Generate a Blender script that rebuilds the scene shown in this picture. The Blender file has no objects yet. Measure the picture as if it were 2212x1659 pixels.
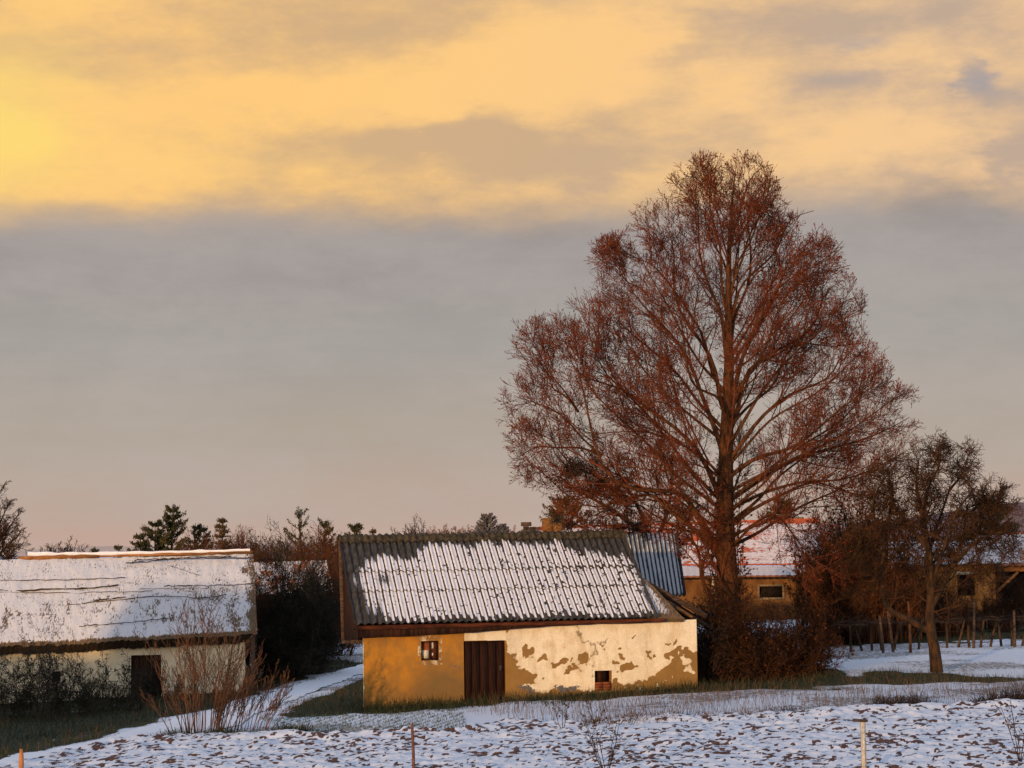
import bpy, math, random
import numpy as np
from mathutils import Matrix, Vector

SC = bpy.context.scene
COL = SC.collection
rng = np.random.default_rng(7)
A = np.array

# ------------------------------------------------------------------ camera model
FPX = 4680.0                      # focal length in photo units (2212 wide)
CAMZ = 4.6
PITCH = math.atan((1172 - 829.5) / FPX)
ROLL = -math.radians(0.8)
RM = Matrix.Rotation(math.pi / 2 + PITCH, 3, 'X') @ Matrix.Rotation(ROLL, 3, 'Z')
RN = A([list(r) for r in RM])
CAM = A([0, 0, CAMZ])

def ray(u, v):
    d = RN @ A([(u - 1106) / FPX, (829.5 - v) / FPX, -1.0])
    return d
def P(u, v, Y):                   # where the sight line through a photo point reaches distance Y
    d = ray(u, v)
    return CAM + d * (Y / d[1])
def proj(X):                      # world -> photo units
    q = (np.asarray(X) - CAM) @ RN
    return 1106 + FPX * q[..., 0] / -q[..., 2], 829.5 - FPX * q[..., 1] / -q[..., 2]

# ------------------------------------------------------------------ numeric noise
def _hash(ix, iy, s):
    h = (ix * 374761393 + iy * 668265263 + s * 144269504) & 0xFFFFFFFF
    h = ((h ^ (h >> 13)) * 1274126177) & 0xFFFFFFFF
    return ((h ^ (h >> 16)) & 0xFFFF) / 65535.0
def vnoise(x, y, s=0):
    x = np.asarray(x, float); y = np.asarray(y, float)
    ix = np.floor(x).astype(np.int64); iy = np.floor(y).astype(np.int64)
    fx = x - ix; fy = y - iy
    fx = fx * fx * (3 - 2 * fx); fy = fy * fy * (3 - 2 * fy)
    a = _hash(ix, iy, s); b = _hash(ix + 1, iy, s); c = _hash(ix, iy + 1, s); d = _hash(ix + 1, iy + 1, s)
    return (a * (1 - fx) + b * fx) * (1 - fy) + (c * (1 - fx) + d * fx) * fy
def fbm(x, y, o=4, s=0):
    t = 0; a = 0.5; n = 0
    for i in range(o):
        t = t + a * vnoise(x * 2 ** i + 17.3 * i, y * 2 ** i - 9.1 * i, s + i); n += a; a *= 0.5
    return t / n
def sstep(a, b, x):
    t = np.clip((x - a) / (b - a), 0, 1); return t * t * (3 - 2 * t)
def inpoly(px, py, poly):
    r = np.zeros(px.shape, bool); n = len(poly); j = n - 1
    for i in range(n):
        xi, yi = poly[i]; xj, yj = poly[j]
        if yi != yj:
            c = ((yi > py) != (yj > py)) & (px < (xj - xi) * (py - yi) / (yj - yi) + xi)
            r ^= c
        j = i
    return r

# ------------------------------------------------------------------ terrain
def TZ(x, y):
    x = np.asarray(x, float); y = np.asarray(y, float)
    return 0.6 * np.tanh((x + 4.2) / 20) + 1.0 * np.tanh((y - 61) / 50) + 0.06 * (fbm(x * .15, y * .15, 2, 3) - .5)
def G(u, v):
    d = ray(u, v); lo, hi = 20.0, 400.0
    for _ in range(50):
        m = (lo + hi) / 2; q = CAM + d * (m / d[1])
        if q[2] > TZ(q[0], q[1]): lo = m
        else: hi = m
    return CAM + d * (lo / d[1])

# ------------------------------------------------------------------ mesh helpers
def mk(name, V, F, mat, parent=None, smooth=False, attrs=None):
    V = np.asarray(V, np.float32).reshape(-1, 3)
    if not isinstance(F, list): F = [F]
    F = [np.asarray(f, np.int32) for f in F if len(f)]
    if parent is not None:
        V = V - np.asarray(parent['_o'], np.float32)
    me = bpy.data.meshes.new(name)
    me.vertices.add(len(V)); me.vertices.foreach_set('co', V.ravel())
    nl = sum(f.size for f in F); npoly = sum(len(f) for f in F)
    me.loops.add(nl); me.loops.foreach_set('vertex_index', np.concatenate([f.ravel() for f in F]))
    tot = np.concatenate([np.full(len(f), f.shape[1], np.int32) for f in F])
    me.polygons.add(npoly)
    me.polygons.foreach_set('loop_start', np.concatenate([[0], np.cumsum(tot)[:-1]]).astype(np.int32))
    me.polygons.foreach_set('loop_total', tot)
    if smooth: me.polygons.foreach_set('use_smooth', np.ones(npoly, bool))
    me.update(calc_edges=True)
    for k, a in (attrs or {}).items():
        at = me.attributes.new(k, 'FLOAT', 'POINT'); at.data.foreach_set('value', np.asarray(a, np.float32).ravel())
    me.materials.append(mat)
    o = bpy.data.objects.new(name, me); COL.objects.link(o)
    if parent is not None:
        o.parent = parent
    o['_o'] = list(parent['_o']) if parent is not None else [0, 0, 0]
    return o
def tag(o, label, cat, group=None):
    o['label'] = label; o['category'] = cat
    if group: o['group'] = group
    return o
def thing(name, label, cat, base, group=None):
    o = bpy.data.objects.new(name, None); COL.objects.link(o); o.location = Vector([float(t) for t in base])
    o['_o'] = [float(t) for t in base]
    return tag(o, label, cat, group)
def struct(o): o['kind'] = 'structure'; return o
def stuff(o, label, cat): o['kind'] = 'stuff'; return tag(o, label, cat)

def join(parts):                  # [(V,F)...] -> V, [F..]
    Vs = []; Fs = []; n = 0
    for V, F in parts:
        V = np.asarray(V, float).reshape(-1, 3)
        for f in (F if isinstance(F, list) else [F]):
            if len(f): Fs.append(np.asarray(f, np.int64) + n)
        Vs.append(V); n += len(V)
    return np.concatenate(Vs), Fs
BOXF = A([[0, 3, 2, 1], [4, 5, 6, 7], [0, 1, 5, 4], [1, 2, 6, 5], [2, 3, 7, 6], [3, 0, 4, 7]])
def hexa(c8): return np.asarray(c8, float), BOXF   # 4 bottom + 4 top corners
def beam(a, b, w, h, up=(0, 0, 1)):
    a = np.asarray(a, float); b = np.asarray(b, float); t = (b - a) / np.linalg.norm(b - a)
    s = np.cross(t, up); s /= np.linalg.norm(s); n = np.cross(s, t)
    c = [(-w / 2, -h / 2), (w / 2, -h / 2), (w / 2, h / 2), (-w / 2, h / 2)]
    return hexa([a + s * i + n * j for i, j in c] + [b + s * i + n * j for i, j in c])
def grid_faces(nx, ny, keep=None):
    i = np.arange(nx - 1); j = np.arange(ny - 1); I, J = np.meshgrid(i, j)
    q = np.stack([J * nx + I, J * nx + I + 1, (J + 1) * nx + I + 1, (J + 1) * nx + I], -1).reshape(-1, 4)
    return q if keep is None else q[keep.ravel()]
def tubes(Pt, R, m=4):
    N, k, _ = Pt.shape
    T = np.gradient(Pt, axis=1); T /= np.linalg.norm(T, axis=2, keepdims=True) + 1e-9
    d = Pt[:, -1] - Pt[:, 0]; d /= np.linalg.norm(d, axis=1, keepdims=True) + 1e-9
    ref = np.where(np.abs(d[:, 2:3]) > .8, A([[1., .2, 0]]), A([[.1, 0., 1.]]))
    s = np.cross(T, ref[:, None, :]); s /= np.linalg.norm(s, axis=2, keepdims=True) + 1e-9
    n = np.cross(s, T)
    a = np.arange(m) * 2 * math.pi / m
    V = Pt[:, :, None, :] + R[:, :, None, None] * (np.cos(a)[None, None, :, None] * s[:, :, None, :] + np.sin(a)[None, None, :, None] * n[:, :, None, :])
    base = (np.arange(N)[:, None, None] * k + np.arange(k - 1)[None, :, None]) * m
    jj = np.arange(m)[None, None, :]; j2 = (jj + 1) % m
    F = np.stack([base + jj, base + j2, base + m + j2, base + m + jj], -1).reshape(-1, 4)
    return V.reshape(-1, 3), F
def resample(pts, k):
    pts = np.asarray(pts, float); d = np.r_[0, np.cumsum(np.linalg.norm(np.diff(pts, axis=0), axis=1))]
    # catmull style smoothing by dense cubic interpolation
    t = np.linspace(0, d[-1], k)
    if len(pts) > 2:
        m = np.gradient(pts, d, axis=0); i = np.clip(np.searchsorted(d, t) - 1, 0, len(pts) - 2)
        h = (d[i + 1] - d[i])[:, None]; s = ((t - d[i]) / h[:, 0])[:, None]
        return (2*s**3-3*s**2+1)*pts[i] + (s**3-2*s**2+s)*h*m[i] + (-2*s**3+3*s**2)*pts[i+1] + (s**3-s**2)*h*m[i+1]
    return np.stack([np.interp(t, d, pts[:, c]) for c in range(3)], 1)

# ------------------------------------------------------------------ plant growing
def unit(v): return v / (np.linalg.norm(v, axis=-1, keepdims=True) + 1e-9)
def curve_out(S, D, L, k, wob, trop):
    N = len(S); out = np.zeros((N, k, 3)); out[:, 0] = S; d = unit(D); st = (L / (k - 1))[:, None]
    up = A([0, 0, 1.0])
    for i in range(1, k):
        d = unit(d + rng.normal(0, wob, (N, 3)) + up * trop)
        out[:, i] = out[:, i - 1] + d * st
    return out
def spawn(Pt, R, L, n, t0, t1, a0, a1, f0, f1, up=0.0, rfac=.6, rcap=1, taper=.7, flat=None):
    N, k, _ = Pt.shape
    t = (np.arange(n)[None] + rng.random((N, n))) / n * (t1 - t0) + t0
    fi = t * (k - 1); i = np.clip(fi.astype(int), 0, k - 2); f = (fi - i)[..., None]
    r = np.arange(N)[:, None]
    S = Pt[r, i] * (1 - f) + Pt[r, i + 1] * f
    T = unit(Pt[r, i + 1] - Pt[r, i])
    rad = R[r, i] * (1 - f[..., 0]) + R[r, i + 1] * f[..., 0]
    w = rng.normal(size=(N, n, 3)); w -= T * (w * T).sum(-1, keepdims=True); w = unit(w)
    an = np.radians(rng.uniform(a0, a1, (N, n)))[..., None]
    D = np.cos(an) * T + np.sin(an) * w; D[..., 2] += up; D = unit(D)
    Lc = L[:, None] * rng.uniform(f0, f1, (N, n)) * (1.15 - taper * t)
    return S.reshape(-1, 3), D.reshape(-1, 3), Lc.ravel(), np.minimum(rad * rfac, rcap).ravel()
def taperR(r0, k, end=.3, rmin=.004):
    return np.maximum(r0[:, None] * np.linspace(1, end, k)[None], rmin)
def leaf_quads(C, size, aspect=1.0, bias=None):
    N = len(C); a = unit(rng.normal(size=(N, 3))); b = unit(np.cross(a, rng.normal(size=(N, 3))))
    if bias is not None: a = unit(a * .5 + np.asarray(bias)); b = unit(np.cross(a, rng.normal(size=(N, 3))))
    s = size * rng.uniform(.6, 1.4, (N, 1))
    V = np.stack([C - b * s * .5 * aspect, C + a * s * .5, C + b * s * .5 * aspect, C - a * s * .5], 1)
    return V.reshape(-1, 3), np.arange(N * 4).reshape(-1, 4)

def grow(limbs, levels, k0=10, env=None):
    """limbs: list of (points, r0, r1). levels: list of dicts. returns list of (P,R) per level"""
    Pt = np.stack([resample(p, k0) for p, _, _ in limbs])
    if env is not None:                               # crooked limbs
        t_ = np.linspace(0, 1, k0)[None, :, None]; L_ = np.linalg.norm(Pt[:, -1] - Pt[:, 0], axis=1)[:, None, None]
        a_ = rng.normal(0, 1, (2, len(Pt), 1, 3)); a_[:, 0] *= .12
        Pt = Pt + L_ * (.032 * a_[0] * np.sin(t_ * math.pi * 1.0) * t_ + .020 * a_[1] * np.sin(t_ * math.pi * 3.0 + a_[0] * 2))* np.minimum(1, t_ * 3)
    R = np.stack([a + (b - a) * np.linspace(0, 1, k0) ** .8 for _, a, b in limbs])
    L = np.linalg.norm(np.diff(Pt, axis=1), axis=2).sum(1)
    out = [(Pt, R)]
    for lv in levels:
        S, D, Lc, r0 = spawn(Pt, R, L, lv['n'], lv.get('t0', .2), lv.get('t1', 1), *lv['ang'], *lv['len'], up=lv.get('up', 0), rfac=lv.get('rf', .6), rcap=lv.get('rcap', 1), taper=lv.get('taper', .7))
        if env is not None and lv is not levels[0]:        # short twigs carry fewer side twigs
            kp = rng.random(len(Lc)) < np.repeat(np.clip(L / (np.median(L) * 1.15), .12, 1), lv['n'])
            S, D, Lc, r0 = S[kp], D[kp], Lc[kp], r0[kp]
        if 'min' in lv: Lc = np.maximum(Lc, lv['min'])
        Pt = curve_out(S, D, Lc, lv['k'], lv.get('wob', .12), lv.get('trop', .05))
        if env is not None:                       # shorten what would poke out of the crown
            for f_ in (.85, .8):
                o_ = ~env(Pt[:, -1]); Pt[o_] = Pt[o_, :1] + (Pt[o_] - Pt[o_, :1]) * f_; Lc = np.where(o_, Lc * f_, Lc)
            o_ = env(Pt[:, -1]) | (env(Pt[:, 0]) & (Lc < .45)); Pt = Pt[o_]; Lc = Lc[o_]; r0 = r0[o_]
        R = taperR(r0, lv['k'], .35, lv.get('rmin', .005)); L = Lc
        out.append((Pt, R))
    return out
def pts_on(Pt, n, t0=.2):
    N, k, _ = Pt.shape; i = rng.integers(0, N, n); t = rng.uniform(t0, 1, n) * (k - 1); j = np.clip(t.astype(int), 0, k - 2); f = (t - j)[:, None]
    return Pt[i, j] * (1 - f) + Pt[i, j + 1] * f

# ------------------------------------------------------------------ materials
def newmat(name):
    m = bpy.data.materials.new(name); m.use_nodes = True; nt = m.node_tree
    b = nt.nodes['Principled BSDF']; b.inputs['Roughness'].default_value = .9
    b.inputs['Specular IOR Level'].default_value = .15
    return m, nt, b
def N(nt, typ, **kw):
    n = nt.nodes.new(typ)
    for k, v in kw.items(): setattr(n, k, v)
    return n
def noise(nt, scale, detail=4, rough=.6, vec=None, co='Object', stretch=None, w=None):
    t = N(nt, 'ShaderNodeTexNoise'); t.inputs['Scale'].default_value = scale; t.inputs['Detail'].default_value = detail; t.inputs['Roughness'].default_value = rough
    c = N(nt, 'ShaderNodeTexCoord').outputs[co] if vec is None else vec
    if stretch:
        mp = N(nt, 'ShaderNodeMapping'); mp.inputs['Scale'].default_value = stretch; nt.links.new(c, mp.inputs['Vector']); c = mp.outputs[0]
    nt.links.new(c, t.inputs['Vector'])
    return t.outputs['Fac']
def setv(nt, sock, v):
    if isinstance(v, (int, float)): sock.default_value = v
    elif isinstance(v, tuple): sock.default_value = (v + (1,)) if len(v) == 3 and sock.type == 'RGBA' else v
    else: nt.links.new(v, sock)
def math_(nt, op, a, b=0.0, c=None, clamp=False):
    n = N(nt, 'ShaderNodeMath', operation=op, use_clamp=clamp); setv(nt, n.inputs[0], a); setv(nt, n.inputs[1], b)
    if c is not None: setv(nt, n.inputs[2], c)
    return n.outputs[0]
def step_(nt, x, a, b):
    n = N(nt, 'ShaderNodeMapRange', interpolation_type='SMOOTHSTEP'); setv(nt, n.inputs[0], x); setv(nt, n.inputs[1], a); setv(nt, n.inputs[2], b); return n.outputs[0]
def mix(nt, f, a, b, blend='MIX'):
    n = N(nt, 'ShaderNodeMix', data_type='RGBA', blend_type=blend); setv(nt, n.inputs[0], f); setv(nt, n.inputs[6], a); setv(nt, n.inputs[7], b); return n.outputs[2]
def attr(nt, name): return N(nt, 'ShaderNodeAttribute', attribute_name=name).outputs['Fac']
def bump(nt, b, h, strength=.4, dist=.02):
    n = N(nt, 'ShaderNodeBump'); n.inputs['Strength'].default_value = strength; n.inputs['Distance'].default_value = dist
    nt.links.new(h, n.inputs['Height']); nt.links.new(n.outputs[0], b.inputs['Normal'])
def two_tone(name, c1, c2, scale=6, stretch=None, bmp=.3, dist=.02, rough=.9, lo=.35, hi=.65, detail=5):
    m, nt, b = newmat(name)
    f = noise(nt, scale, detail, .65, stretch=stretch)
    nt.links.new(mix(nt, step_(nt, f, lo, hi), c1, c2), b.inputs['Base Color']); b.inputs['Roughness'].default_value = rough
    if bmp: bump(nt, b, f, bmp, dist)
    return m
SNOW = (.61, .65, .73)
def snowmix(name, under1, under2, scale=8, ustretch=None, an='snow', nscale=18, amp=.5, nstretch=None, snowcol=SNOW, bumpd=.03):
    """bare surface below, snow where the attribute says so, edge broken by noise"""
    m, nt, b = newmat(name)
    u = noise(nt, scale, 5, .65, stretch=ustretch)
    base = mix(nt, step_(nt, u, .3, .7), under1, under2)
    n = noise(nt, nscale, 6, .7, stretch=nstretch)
    s = math_(nt, 'ADD', attr(nt, an), math_(nt, 'MULTIPLY', math_(nt, 'SUBTRACT', n, .5), amp))
    f = step_(nt, s, .42, .58)
    n2 = noise(nt, 1.3, 4, .6)
    sc = mix(nt, n2, snowcol, tuple(c * .86 for c in snowcol))
    nt.links.new(mix(nt, f, base, sc), b.inputs['Base Color'])
    bump(nt, b, math_(nt, 'ADD', math_(nt, 'MULTIPLY', f, .8), math_(nt, 'MULTIPLY', u, .4)), .6, bumpd)
    return m

M = {}
M['linden_bark'] = two_tone('linden_bark', (.028, .012, .006), (.105, .040, .015), 9, (1, 1, .25), .6, .03)
M['linden_twig'] = two_tone('linden_twig', (.060, .016, .008), (.165, .045, .016), 1.2, None, 0)
M['linden_leaf'] = two_tone('linden_leaf', (.085, .015, .008), (.21, .042, .015), 2.0, None, 0)
M['dark_bark'] = two_tone('dark_bark', (.025, .018, .013), (.075, .045, .026), 8, (1, 1, .3), .6, .03)
M['orchard_bark'] = two_tone('orchard_bark', (.014, .010, .007), (.060, .030, .014), 7, (1, 1, .4), .6, .03)
M['orchard_twig'] = two_tone('orchard_twig', (.022, .012, .006), (.075, .032, .013), 1.5, None, 0)
M['dark_twig'] = two_tone('dark_twig', (.018, .013, .012), (.05, .032, .024), 1.2, None, 0)
M['grey_twig'] = two_tone('grey_twig', (.016, .015, .012), (.045, .038, .028), 1.2, None, 0)
M['willow_twig'] = two_tone('willow_twig', (.045, .026, .018), (.15, .068, .034), 2, None, 0)
M['rust_twig'] = two_tone('rust_twig', (.035, .012, .005), (.13, .045, .014), 1.0, None, 0)
M['rust_leaf'] = two_tone('rust_leaf', (.024, .009, .005), (.085, .031, .011), 3.0, None, 0)
M['thicket_twig'] = two_tone('thicket_twig', (.015, .007, .004), (.055, .021, .009), 1.0, None, 0)
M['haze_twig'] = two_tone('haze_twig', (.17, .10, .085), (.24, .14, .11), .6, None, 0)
M['pine_needle'] = two_tone('pine_needle', (.018, .022, .010), (.075, .062, .022), 1.2, None, 0)
M['spruce_needle'] = two_tone('spruce_needle', (.035, .026, .010), (.11, .062, .022), 1.2, None, 0)
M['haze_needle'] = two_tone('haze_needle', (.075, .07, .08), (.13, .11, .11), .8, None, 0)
M['dry_grass'] = two_tone('dry_grass', (.05, .032, .02), (.17, .10, .05), 3, None, 0)
M['dark_grass'] = two_tone('dark_grass', (.010, .016, .008), (.038, .046, .018), 1.5, None, 0)
M['crop'] = two_tone('crop', (.07, .09, .06), (.13, .15, .10), 1.5, None, 0)
M['old_wood'] = two_tone('old_wood', (.035, .022, .016), (.11, .068, .046), 14, (.4, .4, 2), .5, .01)
M['warm_wood'] = two_tone('warm_wood', (.16, .065, .022), (.34, .16, .06), 10, (.3, .3, 2), .5, .01)
M['post_wood'] = two_tone('post_wood', (.045, .022, .011), (.11, .05, .02), 10, (2, 2, .3), .4, .01)
M['dark_wood'] = two_tone('dark_wood', (.010, .005, .003), (.045, .016, .008), 9, (2, 2, .2), .5, .01)
M['door_wood'] = two_tone('door_wood', (.008, .003, .002), (.030, .010, .006), 16, (2, 2, .12), .5, .008)
M['fascia_wood'] = two_tone('fascia_wood', (.035, .010, .006), (.10, .030, .013), 6, (.3, 1, 2), .6, .02)
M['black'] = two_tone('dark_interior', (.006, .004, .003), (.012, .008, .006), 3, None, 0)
M['brick'] = two_tone('brick', (.14, .035, .018), (.24, .075, .03), 9, (1, 1, 2), .4, .01)
M['old_brick'] = two_tone('old_brick', (.10, .045, .012), (.22, .10, .03), 5, (1, 1, 2), .5, .02)
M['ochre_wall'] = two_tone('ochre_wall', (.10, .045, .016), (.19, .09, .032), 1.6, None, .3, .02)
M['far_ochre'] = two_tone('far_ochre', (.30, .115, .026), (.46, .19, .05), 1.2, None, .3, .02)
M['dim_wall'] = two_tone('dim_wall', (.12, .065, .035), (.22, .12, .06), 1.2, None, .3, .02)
M['concrete'] = two_tone('concrete', (.30, .28, .26), (.52, .49, .44), 14, None, .5, .01)
M['steel'] = two_tone('steel', (.03, .025, .025), (.06, .045, .04), 10, None, .3, .005)
M['rust_stake'] = two_tone('rust_stake', (.07, .035, .03), (.15, .07, .05), 14, None, .4, .005)
M['orange_stake'] = two_tone('orange_stake', (.30, .11, .04), (.45, .19, .07), 14, (1, 1, .3), .4, .005)
M['grey_board'] = two_tone('grey_board', (.045, .05, .052), (.10, .11, .11), 5, (3, 3, .2), .3, .01)
M['paper'] = two_tone('paper', (.55, .50, .40), (.70, .62, .50), 6, None, 0)
M['red_tub'] = two_tone('red_tub', (.10, .012, .008), (.16, .025, .015), 6, None, .2, .01)
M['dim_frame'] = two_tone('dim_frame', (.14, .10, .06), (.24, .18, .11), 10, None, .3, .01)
M['surround'] = two_tone('surround', (.36, .29, .20), (.50, .42, .30), 10, None, .4, .01)
def hill_mat():
    m, nt, b = newmat('hazy_hill_wood')
    f = noise(nt, .05, 5, .65, stretch=(1, 1, 3)); sx = N(nt, 'ShaderNodeSeparateXYZ'); nt.links.new(N(nt, 'ShaderNodeTexCoord').outputs['Object'], sx.inputs[0])
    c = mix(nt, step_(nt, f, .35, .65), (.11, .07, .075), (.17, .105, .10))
    nt.links.new(mix(nt, step_(nt, sx.outputs[0], 100., 280.), (.55, .40, .32), c), b.inputs['Base Color']); return m  # distance haze painted into the left hills as a pale colour
M['hazy_hill_wood'] = hill_mat()

# plaster wall of the cottage
def plaster():
    m, nt, b = newmat('peeling_plaster')
    fine = noise(nt, 6, 9, .74); med = noise(nt, 1.1, 5, .6); grit = noise(nt, 45, 4, .7); speck = noise(nt, 22, 3, .5)
    s = math_(nt, 'ADD', attr(nt, 'plaster'), math_(nt, 'MULTIPLY', math_(nt, 'SUBTRACT', fine, .5), .75))
    f = step_(nt, s, .44, .55)
    m2 = noise(nt, 4.5, 7, .72); med = math_(nt, 'ADD', math_(nt, 'MULTIPLY', med, .55), math_(nt, 'MULTIPLY', m2, .45))
    ochre = mix(nt, step_(nt, med, .36, .64), (.43, .185, .018), (.28, .125, .024))
    brown = mix(nt, step_(nt, med, .3, .7), (.27, .155, .048), (.20, .112, .038))
    ground = mix(nt, attr(nt, 'ochre'), brown, ochre)
    ground = mix(nt, math_(nt, 'MULTIPLY', attr(nt, 'damp'), math_(nt, 'ADD', med, .45, clamp=True)), ground, (.15, .092, .036))
    cream = mix(nt, step_(nt, fine, .30, .75), (.76, .69, .55), (.66, .59, .45))
    cream = mix(nt, math_(nt, 'MULTIPLY', step_(nt, speck, .66, .75), .6), cream, (.40, .25, .11))
    cream = mix(nt, math_(nt, 'MULTIPLY', step_(nt, s, .75, .53), .45), cream, (.50, .36, .19))
    dirt = noise(nt, 2.6, 8, .72, stretch=(1.4, 1.4, .5)); cream = mix(nt, math_(nt, 'MULTIPLY', step_(nt, dirt, .47, .66), .50), cream, (.47, .35, .19))
    ground = mix(nt, math_(nt, 'MULTIPLY', step_(nt, dirt, .42, .66), .55), ground, (.20, .115, .035))
    c = mix(nt, f, ground, cream)
    rim = math_(nt, 'MULTIPLY', step_(nt, s, .40, .46), math_(nt, 'SUBTRACT', 1.0, f)); c = mix(nt, math_(nt, 'MULTIPLY', rim, .55), c, (.12, .065, .025))  # shadow along the broken plaster edges, painted as a dark band
    c = mix(nt, step_(nt, math_(nt, 'ADD', attr(nt, 'stain'), math_(nt, 'MULTIPLY', math_(nt, 'SUBTRACT', speck, .5), 1.6)), .5, .7), c, (.10, .10, .12))
    c = mix(nt, math_(nt, 'MULTIPLY', attr(nt, 'crack'), .8, clamp=True), c, (.12, .07, .03))
    c = mix(nt, math_(nt, 'MULTIPLY', step_(nt, grit, .42, .72), .34), c, (.2, .12, .05))
    big = noise(nt, .8, 6, .7, stretch=(1, 1, .6)); c = mix(nt, math_(nt, 'MULTIPLY', step_(nt, big, .45, .75), .45), c, mix(nt, .55, c, (.16, .10, .04)))
    nt.links.new(c, b.inputs['Base Color'])
    h = math_(nt, 'ADD', math_(nt, 'MULTIPLY', f, .5), math_(nt, 'MULTIPLY', grit, .25))
    bump(nt, b, h, .7, .02)
    return m
M['plaster'] = plaster()
def barn_plaster():
    m, nt, b = newmat('barn_plaster')
    med = noise(nt, 1.4, 6, .65); fine = noise(nt, 9, 6, .7)
    c = mix(nt, step_(nt, med, .35, .7), (.72, .64, .48), (.54, .46, .32))
    c = mix(nt, math_(nt, 'MULTIPLY', step_(nt, fine, .6, .7), .6), c, (.20, .15, .09))
    nt.links.new(c, b.inputs['Base Color']); bump(nt, b, fine, .5, .02)
    return m
M['barn_plaster'] = barn_plaster()
M['eternit'] = snowmix('corrugated_cement', (.018, .017, .017), (.060, .055, .054), 5, (3, 1, .6), nscale=26, amp=1.0, nstretch=(2.2, .6, .6), snowcol=(.70, .69, .74), bumpd=.012)
M['moss_ridge'] = two_tone('mossy_ridge', (.022, .018, .012), (.075, .055, .03), 8, None, .5, .02)
M['thatch'] = snowmix('snowy_thatch', (.06, .042, .028), (.17, .11, .06), 12, (3, .6, .6), nscale=12, amp=2.3, nstretch=(2.4, .7, .7), snowcol=(.57, .57, .61), bumpd=.05)
M['thatch_edge'] = two_tone('thatch_edge', (.012, .009, .007), (.05, .032, .02), 18, (2, .6, .6), .7, .04)
M['metal_roof'] = snowmix('snowy_blue_metal', (.016, .018, .024), (.045, .05, .06), 5, (3, 1, .6), nscale=9, amp=.9, nstretch=(1.5, .6, .6), snowcol=(.66, .70, .78), bumpd=.01)
M['red_tile'] = snowmix('snowy_red_tile', (.30, .055, .022), (.45, .10, .035), 6, None, nscale=7, amp=1.9, nstretch=(1, 1, 1.6), snowcol=(.58, .53, .54), bumpd=.02)
M['far_tile'] = snowmix('snowy_far_tile', (.16, .06, .035), (.27, .11, .05), 6, None, nscale=5, amp=1.0, nstretch=(1, 1, 2.6), snowcol=(.50, .46, .47), bumpd=.02)
M['soil_field'] = snowmix('snowy_ploughed_soil', (.045, .024, .020), (.13, .065, .048), 9, None, an='snow', nscale=9, amp=.7, snowcol=(.57, .61, .70), bumpd=.03)
def ground_mat():
    m, nt, b = newmat('snowy_ground')
    fine = noise(nt, 6, 6, .75); big = noise(nt, .9, 5, .65); speck = noise(nt, 9, 5, .7, stretch=(1, .45, 1))
    g = step_(nt, math_(nt, 'ADD', attr(nt, 'grass'), math_(nt, 'MULTIPLY', math_(nt, 'SUBTRACT', fine, .5), .9)), .42, .62)
    sn = mix(nt, big, SNOW, (.55, .58, .66))
    st = math_(nt, 'ADD', speck, math_(nt, 'MULTIPLY', attr(nt, 'stubble'), .22))
    sn = mix(nt, math_(nt, 'MULTIPLY', step_(nt, st, .60, .72), .75), sn, (.13, .10, .075))
    gr = mix(nt, step_(nt, fine, .3, .7), (.012, .018, .009), (.045, .045, .022))
    nt.links.new(mix(nt, g, sn, gr), b.inputs['Base Color']); bump(nt, b, fine, .6, .05)
    return m
M['ground'] = ground_mat()
def path_mat():
    m, nt, b = newmat('snowy_track')
    fine = noise(nt, 7, 6, .7); big = noise(nt, 1.1, 4, .6)
    c = mix(nt, big, (.70, .72, .78), (.58, .61, .68))
    f = step_(nt, math_(nt, 'ADD', attr(nt, 'grass'), math_(nt, 'MULTIPLY', math_(nt, 'SUBTRACT', fine, .5), 1.1)), .45, .6)
    c = mix(nt, f, c, (.045, .04, .025))
    nt.links.new(c, b.inputs['Base Color']); bump(nt, b, fine, .4, .03)
    return m
M['path'] = path_mat()

# ------------------------------------------------------------------ ground, track, ploughed field
PATH = [(-160, 1700), (-60, 1662), (0, 1640), (180, 1606), (330, 1564), (440, 1535), (560, 1503), (640, 1478), (700, 1458), (790, 1430), (850, 1412), (850, 1448), (790, 1455), (700, 1488), (640, 1512), (560, 1542), (520, 1570), (400, 1600), (250, 1616), (60, 1662), (-60, 1700)]
GRASS = [
    [(-300, 1440), (280, 1440), (560, 1440), (640, 1462), (560, 1500), (330, 1560), (180, 1603), (-60, 1655), (-300, 1720)],
    [(590, 1550), (640, 1522), (700, 1500), (790, 1462), (800, 1430), (1500, 1430), (1510, 1478), (1500, 1500), (1200, 1516), (1000, 1530), (800, 1545), (640, 1552)],
    [(1500, 1440), (1800, 1440), (1840, 1460), (1900, 1448), (1960, 1452), (2060, 1452), (2120, 1462), (2260, 1462), (2260, 1473), (2000, 1477), (1700, 1490), (1500, 1502)],
    [(560, 1465), (620, 1440), (690, 1428), (800, 1428), (690, 1458), (600, 1480)],
    [(1815, 1395), (1840, 1300), (2330, 1290), (2330, 1382), (2000, 1388)],
    [(540, 1440), (560, 1380), (690, 1380), (690, 1425), (600, 1450)],
]
def patchy(X, Y, polys, jit=1.0):
    Z = TZ(X, Y); u, v = proj(np.stack([X, Y, Z], -1))
    u = u + 26 * jit * (fbm(X * .9, Y * .9, 3, 21) - .5); v = v + 16 * jit * (fbm(X * .9, Y * .9, 3, 22) - .5)
    r = np.zeros(X.shape)
    for p in polys: r = np.maximum(r, inpoly(u, v, p))
    return r
def blur(a, n=1):
    for _ in range(n):
        p = np.pad(a, 1, mode='edge'); a = (p[:-2, 1:-1] + p[2:, 1:-1] + p[1:-1, :-2] + p[1:-1, 2:] + p[1:-1, 1:-1] * 2) / 6
    return a
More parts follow.
